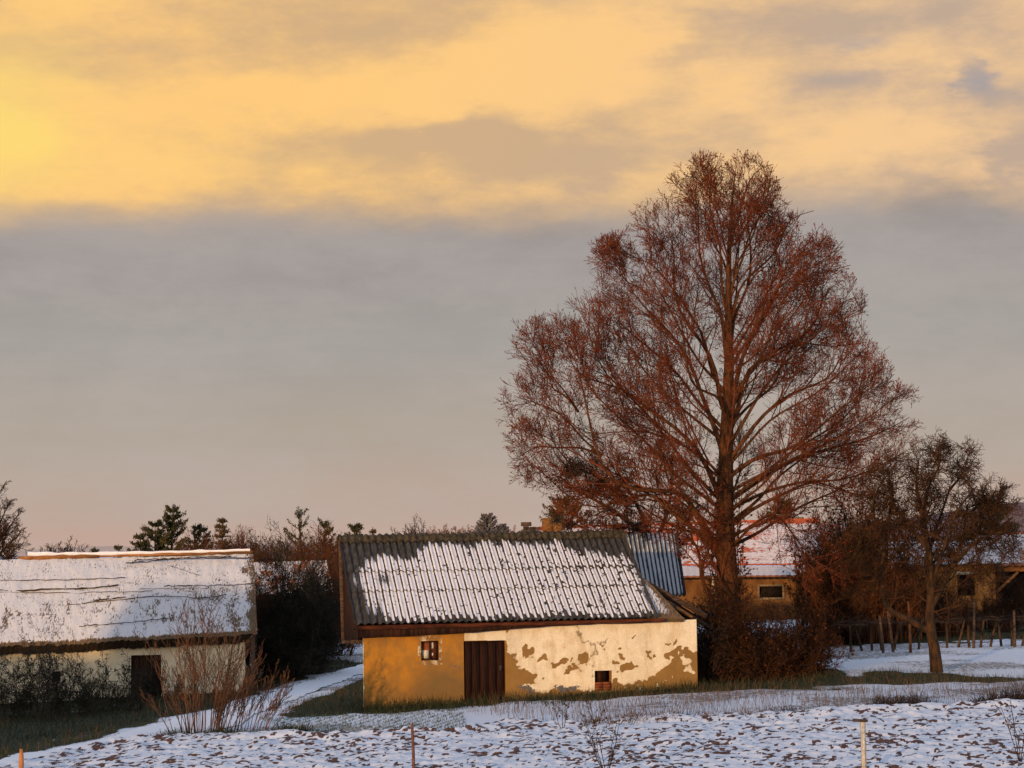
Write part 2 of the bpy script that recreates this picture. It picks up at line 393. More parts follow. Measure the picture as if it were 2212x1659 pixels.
def axis(lo, hi, step, far):
    core = np.arange(lo, hi, step); g = []; x = hi; s = step
    while x < far: g.append(x); s *= 1.25; x += s
    g2 = []; x = lo - step; s = step
    while x > -far: g2.append(x); s *= 1.25; x -= s
    return np.r_[g2[::-1], core, g]
gx = axis(-20, 24, .13, 3000)
gy = np.r_[-600, -300, -120, -50, -10, 10, 25, 35, np.arange(40, 92, .26), axis(0, 1, .4, 2500)[axis(0, 1, .4, 2500) > 1] + 92]
X, Y = np.meshgrid(gx, gy); Z = TZ(X, Y) + .05 * (fbm(X * .8, Y * .8, 3, 5) - .5) * sstep(30, 44, Y)
gr = blur(patchy(X, Y, GRASS), 2) * (.50 + .62 * fbm(X * 1.4, Y * .9, 4, 120))
stub = sstep(.35, .65, fbm(X * .35, Y * .6, 3, 40))
struct(mk('ground', np.stack([X, Y, Z], -1), grid_faces(len(gx), len(gy)), M['ground'], None, True, {'grass': gr, 'stubble': stub}))
def TZ2(x, y): return TZ(x, y) + .05 * (fbm(np.asarray(x) * .8, np.asarray(y) * .8, 3, 5) - .5)

# track: a sheet of its own a little above the ground
px_ = np.arange(-18, -3, .11); py_ = np.arange(43, 78, .22); X, Y = np.meshgrid(px_, py_)
ins = patchy(X, Y, [PATH], .5) > .5
keep = ins[:-1, :-1] & ins[1:, :-1] & ins[:-1, 1:] & ins[1:, 1:]
edge = 1 - blur(ins.astype(float), 3)
rut = sstep(.55, .8, fbm(X * .5 + Y * .3, Y * .12, 3, 61)) * .35
struct(mk('path', np.stack([X, Y, TZ2(X, Y) + .03 - .025 * edge], -1), grid_faces(len(px_), len(py_), keep), M['path'], None, True, {'grass': np.clip(edge * 1.1 + rut, 0, 1)}))

# ploughed field
EDGE = [G(u, v) for u, v in [(-160, 1690), (60, 1657), (250, 1614), (390, 1599), (700, 1600), (870, 1596), (1000, 1588), (1100, 1574), (1180, 1572), (1250, 1577), (1450, 1564), (1700, 1551), (1950, 1540), (2300, 1527)]]
ex = A([p[0] for p in EDGE]); ey = A([p[1] for p in EDGE])
def field_edge(x): return np.interp(x, ex, ey) + .9 * (fbm(np.asarray(x) * .7, np.asarray(x) * 0 + 3, 3, 31) - .5)
fx = np.arange(-14, 16, .042); tt = np.linspace(0, 1, 260)
X = np.repeat(fx[None], len(tt), 0); ye = field_edge(fx)
Y = 40 + (ye[None] - 40) * tt[:, None]
n1 = fbm(X * 2.6, Y * 1.9, 4, 71); n2 = fbm(X * 7, Y * 5.5, 3, 75); fur = np.abs(np.sin((Y * 1.0 - X * .08) * 2.6 + 2 * fbm(X * .3, Y * .3, 2, 9)))
lip = sstep(.90, .985, tt)[:, None] * (1 - sstep(.99, 1.0, tt))[:, None]
h = .11 * (n1 - .42) + .075 * (n2 - .5) + .05 * fur
h = np.maximum(h, -.03 + .04 * n2)
zc = TZ2(X, Y) + .09 + h + .10 * lip * (.4 + fbm(X * 1.3, Y * 0, 3, 77))
zc -= .22 * sstep(.992, 1.0, tt)[:, None]
dzy = np.gradient(zc, axis=0) / np.maximum(np.gradient(Y, axis=0), 1e-3)
n3 = fbm(X * 8.5, Y * 8.0, 3, 95); n4 = fbm(X * .9, Y * .7, 2, 97)
clod = sstep(.592, .650, n3 * .62 + n2 * .28 + .16 * n4 + .022 * np.sin((Y - .05 * X) * 5.2 + 3 * fbm(X * .2, Y * .2, 2, 8)) + .05 * np.clip(dzy, -1, 1))
patch = sstep(.38, .62, fbm(X * .35, Y * .5, 3, 93))
snow = .88 - clod * (.55 + .5 * patch)
snow = np.where(tt[:, None] > .985, np.minimum(snow, .55 + .4 * fbm(X * 2, Y, 2, 3)), snow)
struct(mk('ploughed_field', np.stack([X, Y, zc], -1), grid_faces(len(fx), len(tt)), M['soil_field'], None, True, {'snow': np.clip(snow, 0, 1)}))
def FZ(x, y): return TZ2(x, y) + .1

# ------------------------------------------------------------------ frames for buildings
class Frame:
    def __init__(s, o, th): s.o = A(o); s.c = math.cos(th); s.s = math.sin(th)
    def w(s, x, y, z): return A([s.o[0] + x * s.c - y * s.s, s.o[1] + x * s.s + y * s.c, s.o[2] + z])
    def wv(s, L): return A([s.w(*p) for p in L])
    def pt(s, u, v, yl=0.0):          # local x,z where a sight line meets the plane local y = yl
        d = ray(u, v); n = A([-s.s, s.c, 0]); o = s.w(0, yl, 0)
        q = CAM + d * (((o - CAM) @ n) / (d @ n)); r = q - s.o
        return r[0] * s.c + r[1] * s.s, r[2]
    def box(s, x0, x1, y0, y1, z0, z1):
        return hexa([s.w(x, y, z) for z in (z0, z1) for x, y in ((x0, y0), (x1, y0), (x1, y1), (x0, y1))])

def wall_with_openings(F, x0, x1, ztop, openings, step, y=0.0, depth=.3, zbot=-.5, bulge=.02, seed=1):
    """front wall sheet with real openings and reveals; ztop(x) gives its top"""
    xs = np.unique(np.r_[np.linspace(x0, x1, int((x1 - x0) / step) + 2), [a for o in openings for a in o[:2]]].round(4))
    zmax = float(max(ztop(x0), ztop(x1)))
    zs = np.unique(np.r_[np.linspace(zbot, zmax, int((zmax - zbot) / step) + 2), [a for o in openings for a in o[2:4]]].round(4))
    XX, ZZ = np.meshgrid(xs, zs)
    lift = ztop(XX) - zmax
    ZW = ZZ + lift * sstep(zmax - .35, zmax, ZZ)
    YY = y + bulge * (fbm(XX * 1.1, ZZ * 1.3, 3, seed) - .5) * 2
    cx = (xs[:-1] + xs[1:]) / 2; cz = (zs[:-1] + zs[1:]) / 2; CX, CZ = np.meshgrid(cx, cz)
    keep = np.ones(CX.shape, bool)
    for a, b, c, d in openings: keep &= ~((CX > a) & (CX < b) & (CZ > c) & (CZ < d))
    W = np.stack([F.o[0] + XX * F.c - YY * F.s, F.o[1] + XX * F.s + YY * F.c, F.o[2] + ZW], -1)
    parts = [(W.reshape(-1, 3), grid_faces(len(xs), len(zs), keep))]
    n0 = XX.size
    for a, b, c, d in openings:
        yf = y - .0; yb = y + depth
        q = [[(a, yf, c), (a, yb, c), (a, yb, d), (a, yf, d)], [(b, yf, c), (b, yf, d), (b, yb, d), (b, yb, c)], [(a, yf, d), (a, yb, d), (b, yb, d), (b, yf, d)], [(a, yf, c), (b, yf, c), (b, yb, c), (a, yb, c)]]
        for r in q: parts.append((F.wv(r), A([[0, 1, 2, 3]])))
    V, Fs = join(parts)
    return V, Fs, XX.ravel(), ZW.ravel(), len(V) - n0

def slope(c00, c10, c11, c01, nx, ny, off=None):
    s = np.linspace(0, 1, nx); t = np.linspace(0, 1, ny); S, T = np.meshgrid(s, t)
    c00, c10, c11, c01 = map(A, (c00, c10, c11, c01))
    V = c00 * ((1 - S) * (1 - T))[..., None] + c10 * (S * (1 - T))[..., None] + c11 * (S * T)[..., None] + c01 * ((1 - S) * T)[..., None]
    n = np.cross(c10 - c00, c01 - c00); n /= np.linalg.norm(n)
    if off is not None: V = V + n * off(S, T)[..., None]
    return V, S, T, n
def slab_edges(V, n, th):
    """lower skin and the four rims of a roof sheet"""
    ny, nx, _ = V.shape; B = V - n * th
    rim = []
    for a, b in ((V[0], B[0]), (V[-1], B[-1]), (V[:, 0], B[:, 0]), (V[:, -1], B[:, -1])):
        k = len(a); rim.append((np.concatenate([a, b]), np.stack([np.arange(k - 1), np.arange(1, k), k + np.arange(1, k), k + np.arange(k - 1)], -1)))
    rim.append((B.reshape(-1, 3), grid_faces(nx, ny)))
    return join(rim)

# ------------------------------------------------------------------ the cottage
A0 = G(785, 1531); Bq = P(1507, 1478, 63.5)
TH = math.atan2(Bq[1] - A0[1], Bq[0] - A0[0])
F = Frame(A0, TH)
cot = thing('cottage', 'small old cottage with peeling ochre and cream plaster under snowy corrugated roof', 'cottage', A0)
LX = F.pt(1507, 1470)[0]
zl = F.pt(778, 1362)[1]; zr = F.pt(1504, 1338)[1]
ztop = lambda x: zl + (zr - zl) * np.asarray(x) / LX
d0 = F.pt(1003, 1518); d1 = F.pt(1091, 1383); w0 = F.pt(910, 1427); w1 = F.pt(948, 1384); v0 = F.pt(1285, 1492); v1 = F.pt(1321, 1448)
OPN = [(d0[0], d1[0], -.5, d1[1]), (w0[0], w1[0], w0[1], w1[1]), (v0[0], v1[0], v0[1], v1[1])]
V, Fs, xl, zll, extra = wall_with_openings(F, 0, LX, ztop, OPN, .035, depth=.25, seed=4)
n0 = len(xl); u, v = proj(V[:n0])
wu = u + 34 * (fbm(xl * 3.6, zll * 3.6, 4, 51) - .5) + 12 * (fbm(xl * 11, zll * 11, 2, 53) - .5); wv_ = v + 30 * (fbm(xl * 3.6, zll * 3.6, 4, 52) - .5) + 12 * (fbm(xl * 11, zll * 11, 2, 54) - .5)
pl = sstep(1090, 1112, wu + 30 * (fbm(xl * 2.2, zll * 2.2, 3, 55) - .5) - 18 * sstep(1400, 1480, v)) * (.92 - .17 * sstep(1395, 1490, v) - .30 * sstep(.52, .75, fbm(xl * 1.3 + 5, zll * 1.6, 3, 58)))
def ell(cx, cy, rx, ry): return np.clip(1.45 - np.sqrt(((wu - cx) / (rx * .78)) ** 2 + ((wv_ - cy) / (ry * .78)) ** 2), 0, 1)
for c in [(1142, 1412, 16, 16), (1137, 1404, 9, 10), (1176, 1428, 11, 8), (1203, 1433, 14, 8), (1222, 1428, 12, 9), (1262, 1424, 16, 14), (1104, 1435, 20, 20), (1132, 1462, 36, 14), (1108, 1470, 24, 20), (1148, 1456, 22, 9), (1330, 1424, 7, 7), (1346, 1416, 9, 10), (1345, 1440, 12, 10), (1362, 1438, 18, 9), (1405, 1412, 5, 12), (1480, 1407, 30, 8), (1452, 1415, 16, 8), (1340, 1395, 5, 4), (1440, 1395, 5, 4), (1456, 1392, 4, 4), (1300, 1395, 5, 3), (1370, 1372, 6, 3), (1238, 1450, 8, 8), (1335, 1475, 14, 14)]:
    pl -= 1.0 * ell(*c)
line = np.interp(u, [1080, 1120, 1180, 1215, 1230, 1260, 1300, 1340, 1380, 1420, 1460, 1490, 1510], [1470, 1492, 1505, 1494, 1498, 1508, 1500, 1498, 1482, 1462, 1430, 1418, 1415])
pl -= 1.1 * sstep(-20, 16, wv_ - line)
for c in [(1490, 1448, 16, 15), (1484, 1425, 18, 16), (1412, 1482, 7, 9), (1430, 1478, 8, 8), (1452, 1462, 7, 9), (1385, 1490, 14, 6)]:
    pl += 1.0 * ell(*c)
lint = ((u > 1002) & (u < 1094) & (v > 1362) & (v < 1384)) * 1.0
pl = np.maximum(pl, lint * .8)
sur = ((np.abs(u - 929) < 27) & (np.abs(v - 1405) < 32)) * (.42 + .12 * fbm(xl * 6, zll * 6, 2, 8))
pl = np.maximum(pl, sur)
pl = np.maximum(pl, sstep(793, 783, u + 4 * (fbm(xl, zll * 5, 2, 9) - .5)) * .62)
stain = np.maximum(np.maximum(ell(1142, 1485, 30, 8), ell(1225, 1484, 44, 9)), .7 * ell(1150, 1497, 16, 5))
stain = np.maximum(stain, .9 * ell(980, 1440, 5, 4))
cr = np.zeros(n0); cpts = [(1252, 1352), (1247, 1374), (1262, 1386), (1279, 1396), (1281, 1420), (1287, 1450)]; cpts2 = [(1279, 1396), (1300, 1390), (1310, 1380)]
for cp in (cpts, cpts2):
    for (a, b), (c, d) in zip(cp[:-1], cp[1:]):
        t = np.clip(((wu - a) * (c - a) + (wv_ - b) * (d - b)) / ((c - a) ** 2 + (d - b) ** 2), 0, 1)
        cr = np.maximum(cr, np.clip(1.5 - np.hypot(wu - a - t * (c - a), wv_ - b - t * (d - b)) / 1.5, 0, 1))
damp = sstep(1455, 1530, v + 40 * (fbm(xl * 1.2, zll * 2, 3, 14) - .5)) * .8 + .95 * np.clip(1.25 - np.hypot((u - 962) / 70, (v - 1478) / 60), 0, 1) * sstep(1100, 1000, u)
och = sstep(1108, 1080, u)
pad = lambda a, val=0.: np.r_[np.asarray(a, float), np.full(extra, val)]
mk('front_wall', V, Fs, M['plaster'], cot, True, {'plaster': pad(pl, .2), 'stain': pad(stain), 'crack': pad(cr), 'damp': pad(np.clip(damp, 0, 1)), 'ochre': pad(och, .6)})
# remaining masonry: left end, rear, right end (butted against the sheet)
BL = (.55, 2.62); BR = (LX, 2.62)
V = F.wv([(0, 0.001, -.5), BL + (-.5,), BR + (-.5,), (LX, .001, -.5), (0, .001, float(zl)), BL + (float(zl),), BR + (float(zr),), (LX, .001, float(zr))])
Q = A([[0, 4, 5, 1], [1, 5, 6, 2], [2, 6, 7, 3]])
o_ = mk('end_wall', V, Q, M['plaster'], cot, False, {'plaster': A([.7, .7, .4, .4] * 2), 'stain': np.zeros(8), 'crack': np.zeros(8), 'damp': np.zeros(8), 'ochre': np.ones(8)})
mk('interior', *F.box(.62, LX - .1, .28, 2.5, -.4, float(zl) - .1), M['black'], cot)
# door
dp = []
nb = 5; dw = (d1[0] - d0[0]) / nb
for i in range(nb):
    dp.append(F.box(d0[0] + i * dw + .008, d0[0] + (i + 1) * dw - .008, .07 + .012 * (i % 2), .12, -.4, d1[1] - .02 - .01 * (i % 3)))
door = mk('door', *join(dp), M['door_wood'], cot)
mk('handle', *join([F.box(d1[0] - .17, d1[0] - .10, .03, .075, .95, 1.10), F.box(d1[0] - .16, d1[0] - .06, .0, .035, 1.04, 1.065)]), M['steel'], door)
# window
wx0, wz0 = w0; wx1, wz1 = w1; mx = (wx0 + wx1) / 2 + .02; mz = (wz0 + wz1) / 2
fr = [F.box(wx0, wx0 + .04, .08, .14, wz0, wz1), F.box(wx1 - .04, wx1, .08, .14, wz0, wz1), F.box(wx0 + .04, wx1 - .04, .08, .14, wz0, wz0 + .04), F.box(wx0 + .04, wx1 - .04, .08, .14, wz1 - .04, wz1), F.box(mx - .02, mx + .02, .085, .135, wz0 + .04, wz1 - .04)]
win = thing('window', '', 'x', A0)
del win['label'], win['category']; win.parent = cot; win.location = (0, 0, 0)
mk('frame', *join(fr), M['dark_wood'], win)
mk('pane', *F.box(wx0 + .04, wx1 - .04, .16, .17, wz0 + .04, wz1 - .04), M['brick'], win)
mk('curtain', *join([F.box(wx0 + .06, mx - .03, .142, .158, wz0 + .05, mz + .01), F.box(mx + .04, mx + .11, .142, .158, mz + .05, wz1 - .05), F.box(mx + .06, mx + .10, .142, .158, wz0 + .12, wz0 + .20)]), M['paper'], win)
# vent opening with bricks below
vx0, vz0 = v0; vx1, vz1 = v1; vm = vz0 + (vz1 - vz0) * .42
mk('vent', *F.box(vx0, vx1 - .12, .14, .2, vm, vz1), M['dark_wood'], cot)
bb = []
for r in range(3):
    hgt = (vm - vz0) / 3
    for c in range(2):
        a = vx0 + (vx1 - vx0) * (c / 2) + .006; bb.append(F.box(a, a + (vx1 - vx0) / 2 - .012, .015 + .008 * ((r + c) % 2), .2, vz0 + r * hgt + .006, vz0 + (r + 1) * hgt - .004))
mk('brick_infill', *join(bb), M['brick'], cot)
# roof sheets
eL = F.pt(765, 1350, -.32); eR = F.pt(1421, 1334, -.32); rL = F.pt(733, 1163, 2.62); rR = F.pt(1347, 1152, 2.62)
E0 = F.w(eL[0], -.32, eL[1]); E1 = F.w(eR[0], -.32, eR[1]); R1 = F.w(rR[0], 2.62, rR[1]); R0 = F.w(rL[0], 2.62, rL[1])
NC = 43
cuts = [(0, .375), (.36, .60), (.585, 1.0)]
for ci, (ta, tb) in enumerate(cuts):
    la = lambda a, b, t: A(a) + (A(b) - A(a)) * t
    lift = .02 * (1 - ci) + .02
    def off(S, T, ci=ci): return (.036 * np.cos(S * NC * 2 * math.pi)) + (.035 * (1 - T)) + .012 * (fbm(S * NC / 5.2 // 1, T * 0 + ci, 1, 6) - .5) * (1 - T) - .03 * np.sin(S * 3.0) * 0
    V, S, T, n = slope(la(E0, R0, ta), la(E1, R1, ta), la(E1, R1, tb), la(E0, R0, tb), NC * 10 + 1, 34, off)
    if n[2] < 0: n = -n
    TT = ta + (tb - ta) * T
    uu, vv = proj(V)
    cor = np.cos(S * NC * 2 * math.pi)              # 1 on the crests
    colid = np.floor(S * NC); cr_ = vnoise(colid * .9, colid * 0, 33) ; cr2 = vnoise(colid * 3.7, colid * 0 + 9, 34)
    top = np.interp(S, [0, .08, .14, .2, .3, .42, .5, .6, .7, .8, .9, .96, 1], [.66, .74, .80, .80, .87, .93, .93, .90, .88, .85, .78, .74, .70])
    top = top + .10 * (cr_ - .5) + .20 * (cr2 - .5) * (.4 + .6 * (1 - np.abs(cor))) + .06 * (vnoise(np.floor(S * NC * 3), S * 0, 37) - .5)
    s = 1 - sstep(-.12, .07, TT - top)
    left = .0 + .075 * fbm(TT * 4, S * 0, 2, 44) + .075 * (cr2 - .5) + .03 * (vnoise(np.floor(S * NC * 3), np.floor(TT * 5), 38) - .5)
    s *= sstep(left - .04, left + .08, S + .03 * (fbm(S * NC, TT * 6, 2, 12) - .5))
    bot = .02 + .05 * cr_ + .03 * (cor < 0) * -1
    s *= sstep(bot - .015, bot + .03, TT)
    rgt = sstep(1.0, .965, S + .02 * (fbm(S * 9, TT * 14, 2, 66) - .5)); s *= .35 + .65 * rgt
    s *= 1 - .6 * np.clip(1 - np.hypot((S - .125) / .035, (TT - .50) / .10), 0, 1) ** .5 * (TT > .4)
    ln = sstep(.58, .92, np.cos((S * NC + .22) * 2 * math.pi))          # thin bare line beside each crest
    s = s * (1 - ln * (.55 + .45 * fbm(S * NC * .4, TT * 8, 3, 91)))
    sp = fbm(S * NC * 2.1, TT * 44, 3, 81); spm = sstep(.35, .9, S) * .10
    s = s * (1 - sstep(.74 - spm, .80 - spm, sp) * .9)
    gap = 1 - sstep(.0, .09, T) if ci else 0 * T
    s = s * (1 - .75 * gap * (.45 + .55 * sstep(.4, .8, S)) * (.6 + .4 * (cor > -.4)))
    Vs_ = V + n * (np.clip(s, 0, 1) * (.004 + .026 * (1 - cor) / 2 * (.8 + .4 * fbm(S * NC, TT * 9, 2, 19))))[..., None]      # snow lies in the hollows
    Vb, Fb = slab_edges(V, n, .012)
    W, Fw = join([(Vs_.reshape(-1, 3), grid_faces(NC * 10 + 1, 34)), (Vb, Fb)])
    mk('roof_sheet', W, Fw, M['eternit'], cot, True, {'snow': np.r_[np.clip(s, 0, 1).ravel(), np.zeros(len(Vb))]})
# ridge cap following the corrugation
k = NC * 8 + 1; s = np.linspace(-.003, 1.003, k); axis_ = R0 + (R1 - R0) * s[:, None]
wav = .026 * np.cos(s * NC * 2 * math.pi) + .02 * (fbm(s * 12, s * 0, 2, 15) - .5)
vd = (E0 - R0) / np.linalg.norm(E0 - R0); bk = F.w(0, 1, 0) - F.w(0, 0, 0)
rows = [axis_ + vd * .30 + A([0, 0, .065])[None] + A([0, 0, 1.])[None] * wav[:, None], axis_ + vd * .08 + A([0, 0, .10]) + A([0, 0, 1.])[None] * wav[:, None], axis_ + bk * .06 + A([0, 0, .10]) + A([0, 0, 1.])[None] * wav[:, None], axis_ + bk * .3 + A([0, 0, -.15])]
mk('ridge_cap', np.stack(rows).reshape(-1, 3), grid_faces(k, 4), M['moss_ridge'], cot, True)
# fascia and wall plate under the eaves, sagging slightly
xs = np.linspace(.0, eR[0] + .25, 60)
fz = lambda x, v_: np.interp(x, [0, LX], v_)
topz = np.interp(xs, [eL[0], eR[0]], [eL[1], eR[1]]) - .03
botz = np.interp(xs, [0, 2.4, 4.2, 6, 8.8], [topz[0] - .34, topz[0] - .30, topz[0] - .20, topz[0] - .13, topz[-1] - .10]) + .05 * (fbm(xs * 2.2, xs * 0, 3, 17) - .5)
xs[0] = eL[0] + .12
for nm, yf, yb, tz, bz, mt in (('fascia', -.26, -.21, topz, topz - .10 - .02 * fbm(xs, xs * 0, 2, 5), 'fascia_wood'), ('eave_plate', -.20, -.025, topz - .03, botz, 'dark_wood')):
    V = np.concatenate([F.wv([(x, yy, zz) for x, zz in zip(xs, za)]) for yy, za in ((yf, tz), (yf, bz), (yb, bz), (yb, tz))]); kk = len(xs)
    i = np.arange(kk - 1); Q = np.concatenate([np.stack([a * kk + i, b * kk + i, b * kk + i + 1, a * kk + i + 1], -1) for a, b in ((0, 1), (1, 2), (2, 3), (3, 0))])
    mk(nm, V, [Q, A([[0, kk, 2 * kk, 3 * kk]])], M[mt], cot)
# timber loft end on the left
gb = F.pt(740, 1388, 2.5)[1]
lp = []
ys = np.linspace(-.02, 2.55, 11)
for a, b in zip(ys[:-1], ys[1:]):
    ym = (a + b) / 2; tz = eL[1] + (rL[1] - eL[1]) * (ym + .32) / 2.94 - .09
    lp.append(F.box(-.13, -.09 - .02 * rng.random(), a + .006, b - .006, gb + .12 * rng.random() + (.10 if ym < .5 else 0), tz))
mk('gable_boards', *join(lp), M['dark_wood'], cot)
mk('gable_post', *join([beam(F.w(rL[0] + .10, 2.60, gb), F.w(rL[0] + .03, 2.60, rL[1] - .06), .12, .12), beam(F.w(-.2, .75, gb + .02), F.w(-.2, .75, gb + 1.6), .08, .08), beam(F.w(-.35, 1.6, gb + .06), F.w(.6, 1.6, gb + .06), .10, .10), beam(F.w(-.32, -.02, gb + .12), F.w(.3, .3, gb + .12), .12, .10)]), M['old_wood'], cot)
mk('verge_board', *beam(F.w(eL[0] + .02, -.25, eL[1] - .10), F.w(rL[0] + .02, 2.6, rL[1] - .10), .035, .13), M['dark_wood'], cot)
mk('rear_wall', *F.box(.0, LX - 1.7, 2.66, 2.72, gb, rL[1] - .12), M['dark_wood'], cot)
# broken hip on the right: snowy thatch, barge plank, loose rafters
def LP(u, v, y): x, z = F.pt(u, v, y); return F.w(x, y, z)
tri = [LP(1384, 1268, .9), LP(1410, 1334, -.1), LP(1452, 1334, -.05), LP(1447, 1322, .1)]
V, S, T, n = slope(LP(1404, 1336, -.16), LP(1478, 1338, -.16), LP(1396, 1252, 1.0), LP(1368, 1248, 1.0), 40, 40, lambda S, T: .04 * fbm(S * 8, T * 8, 3, 3))
if n[2] < 0: n = -n
Vb, Fb = slab_edges(V, n, .14); W, Fw = join([(V.reshape(-1, 3), grid_faces(40, 40)), (Vb, Fb)])
uu, vv = proj(V)
sn = sstep(.02, .2, T) * sstep(1.0, .6, S) * .60
mk('hip_thatch', W, Fw, M['thatch'], cot, True, {'snow': np.r_[sn.ravel(), np.zeros(len(Vb))]})
mk('barge_plank', *beam(LP(1362, 1240, 1.2), LP(1526, 1331, .9), .05, .15), M['old_wood'], cot)
mk('rafter', *beam(LP(1372, 1258, .9), LP(1495, 1334, .5), .09, .09), M['warm_wood'], cot)
mk('rafter', *beam(LP(1440, 1300, .45), LP(1548, 1364, 1.3), .08, .10), M['old_wood'], cot)
mk('rafter', *beam(LP(1424, 1294, .6), LP(1434, 1318, .35), .07, .07), M['warm_wood'], cot)
mk('rafter', *beam(LP(1430, 1312, .2), LP(1478, 1336, .1), .04, .035), M['surround'], cot)
mk('hip_boards', *hexa([LP(1385, 1262, 1.5), LP(1505, 1336, 1.5), LP(1505, 1342, 1.6), LP(1400, 1330, 1.6), LP(1390, 1258, 1.56), LP(1512, 1334, 1.56), LP(1512, 1342, 1.66), LP(1400, 1330, 1.66)]), M['dark_wood'], cot)

# ------------------------------------------------------------------ thatched barn on the left
BT = math.radians(9.4); br = P(530, 1487, 69)
L0 = 10.2; bo = br - A([math.cos(BT), math.sin(BT), 0]) * L0; bo[2] = TZ(bo[0], bo[1]) - .1
F2 = Frame(bo, BT)
barn = thing('thatched_barn', 'low whitewashed barn with long thatched roof under snow', 'barn', bo)
e0 = F2.pt(-60, 1399, -.4); e1 = F2.pt(556, 1366, -.4); r0 = F2.pt(-60, 1212, 2.7); r1 = F2.pt(547, 1196, 2.7)
e0w = F2.w(e0[0], -.4, e0[1]); e1w = F2.w(e1[0], -.4, e1[1]); r1w = F2.w(r1[0], 2.7, r1[1]); r0w = F2.w(r0[0], 2.7, r0[1])
def boff(S, T):
    return .10 * (fbm(S * 9, T * 4, 3, 101) - .5) + .05 * (fbm(S * 60, T * 9, 3, 104) - .5) - .10 * (1 - sstep(0, .05, T)) * .4 + .05 * np.sin(T * 3.1)
V, S, T, n = slope(e0w, e1w, r1w, r0w, 250, 110, boff)
if n[2] < 0: n = -n
# ragged eave
V[:6] -= A([0, 0, 1.]) * (.10 * (fbm(S[:6] * 120, S[:6] * 0, 2, 9) - .3) * (1 - T[:6] / T[6, 0]))[..., None]
uu, vv = proj(V)
sn = .85 - .26 * sstep(.42, .70, fbm(S * 60, T * 9, 4, 111)) * (.30 + .70 * sstep(.75, .25, T)) - .12 * sstep(.45, .66, fbm(S * 16, T * 9, 3, 115)) - .12 * sstep(.55, .9, S) * sstep(.75, .55, T)
sn -= .5 * sstep(.96, 1.0, S + .03 * (fbm(T * 9, T * 0, 2, 3) - .5)) ; sn -= .9 * sstep(.03, .0, T - .02 * fbm(S * 70, S * 0, 2, 8)); sn -= .5 * np.clip(1.2 - np.hypot((uu - 527) / 9, (vv - 1232) / 10), 0, 1)
Vb, Fb = slab_edges(V, n, .34)
mk('roof', V.reshape(-1, 3), grid_faces(250, 110), M['thatch'], barn, True, {'snow': np.clip(sn, 0, 1).ravel()})
mk('thatch_edge', Vb, Fb, M['thatch_edge'], barn)
back = slope(r0w, r1w, F2.w(r1[0], 5.6, .9), F2.w(r0[0], 5.6, .9), 3, 3)[0]
mk('rear_roof', (back + A([0, 0, -.02])).reshape(-1, 3), grid_faces(3, 3), M['thatch'], barn, False, {'snow': np.full(9, .9)})
def on_roof(u, v, lift=.05):
    d = ray(u, v); o = e0w + n * lift; return CAM + d * (((o - CAM) @ n) / (d @ n))
for pts, r in [([(-40, 1254), (120, 1253), (270, 1248)], .018), ([(-40, 1272), (40, 1276), (110, 1272), (190, 1270), (255, 1264)], .035), ([(0, 1279), (150, 1280), (330, 1276)], .014), ([(145, 1307), (250, 1296), (330, 1288), (460, 1289), (490, 1284)], .018), ([(170, 1352), (270, 1345), (365, 1335)], .018), ([(200, 1297), (270, 1290)], .03), ([(270, 1216), (380, 1208), (545, 1205)], .03), ([(290, 1211), (420, 1203), (500, 1203)], .025), ([(355, 1266), (440, 1265), (560, 1260)], .022), ([(365, 1222), (430, 1243)], .010), ([(300, 1272), (450, 1270)], .01)]:
    q = resample([on_roof(*p) for p in pts], 24); q = q + rng.normal(0, .012, q.shape)
    mk('batten', *tubes(q[None], np.full((1, 24), r * .72) * rng.uniform(.6, 1.3, (1, 24)), 5), M['dark_bark'], barn)
rd = lambda u, v, y=2.72: (lambda q: F2.w(q[0], y, q[1]))(F2.pt(u, v, y))
mk('ridge_board', *join([beam(rd(38, 1206), rd(215, 1201), .05, .13), beam(rd(215, 1200), rd(545, 1193), .05, .11)]), M['warm_wood'], barn)
sq = resample([rd(60, 1197, 2.70), rd(300, 1194, 2.70), rd(540, 1188, 2.70)], 60)
sq[:, 2] += .03 * (fbm(np.arange(60) * .4, np.zeros(60), 2, 4) - .5)
mk('ridge_snow', *tubes(sq[None], np.full((1, 60), .055) * (.6 + .8 * vnoise(np.arange(60) * .35, np.zeros(60), 3))[None], 6), two_tone('ridge_snow', (.8, .8, .85), (.72, .72, .78), 6), barn, True)
# walls
bz = lambda x: np.interp(x, [0, L0], [e0[1] + .02, e1[1] + .05])
bd0 = F2.pt(283, 1520); bd1 = F2.pt(348, 1414); bw0 = F2.pt(112, 1472); bw1 = F2.pt(130, 1450); be0 = F2.pt(395, 1520); be1 = F2.pt(425, 1420)
V, Fs, xl, zll, extra = wall_with_openings(F2, 0, L0, lambda x: bz(x), [(bd0[0], bd1[0], -.5, bd1[1]), (bw0[0], bw1[0], bw0[1], bw1[1])], .09, depth=.2, seed=12, bulge=.03)
mk('front_wall', V, Fs, M['barn_plaster'], barn, True)
V = F2.wv([(0, .001, -.5), (0, 5.2, -.5), (L0, 5.2, -.5), (L0, .001, -.5), (0, .001, bz(0)), (0, 5.2, bz(0)), (L0, 5.2, bz(L0)), (L0, .001, bz(L0))])
mk('end_wall', V, A([[0, 4, 5, 1], [1, 5, 6, 2], [2, 6, 7, 3]]), M['barn_plaster'], barn)
gab = F2.wv([(L0 - .02, .1, bz(L0)), (L0 - .02, 5.2, bz(L0)), (L0 - .02, 2.7, r1[1] - .35)])
mk('gable', gab, A([[0, 1, 2]]), M['dark_wood'], barn)
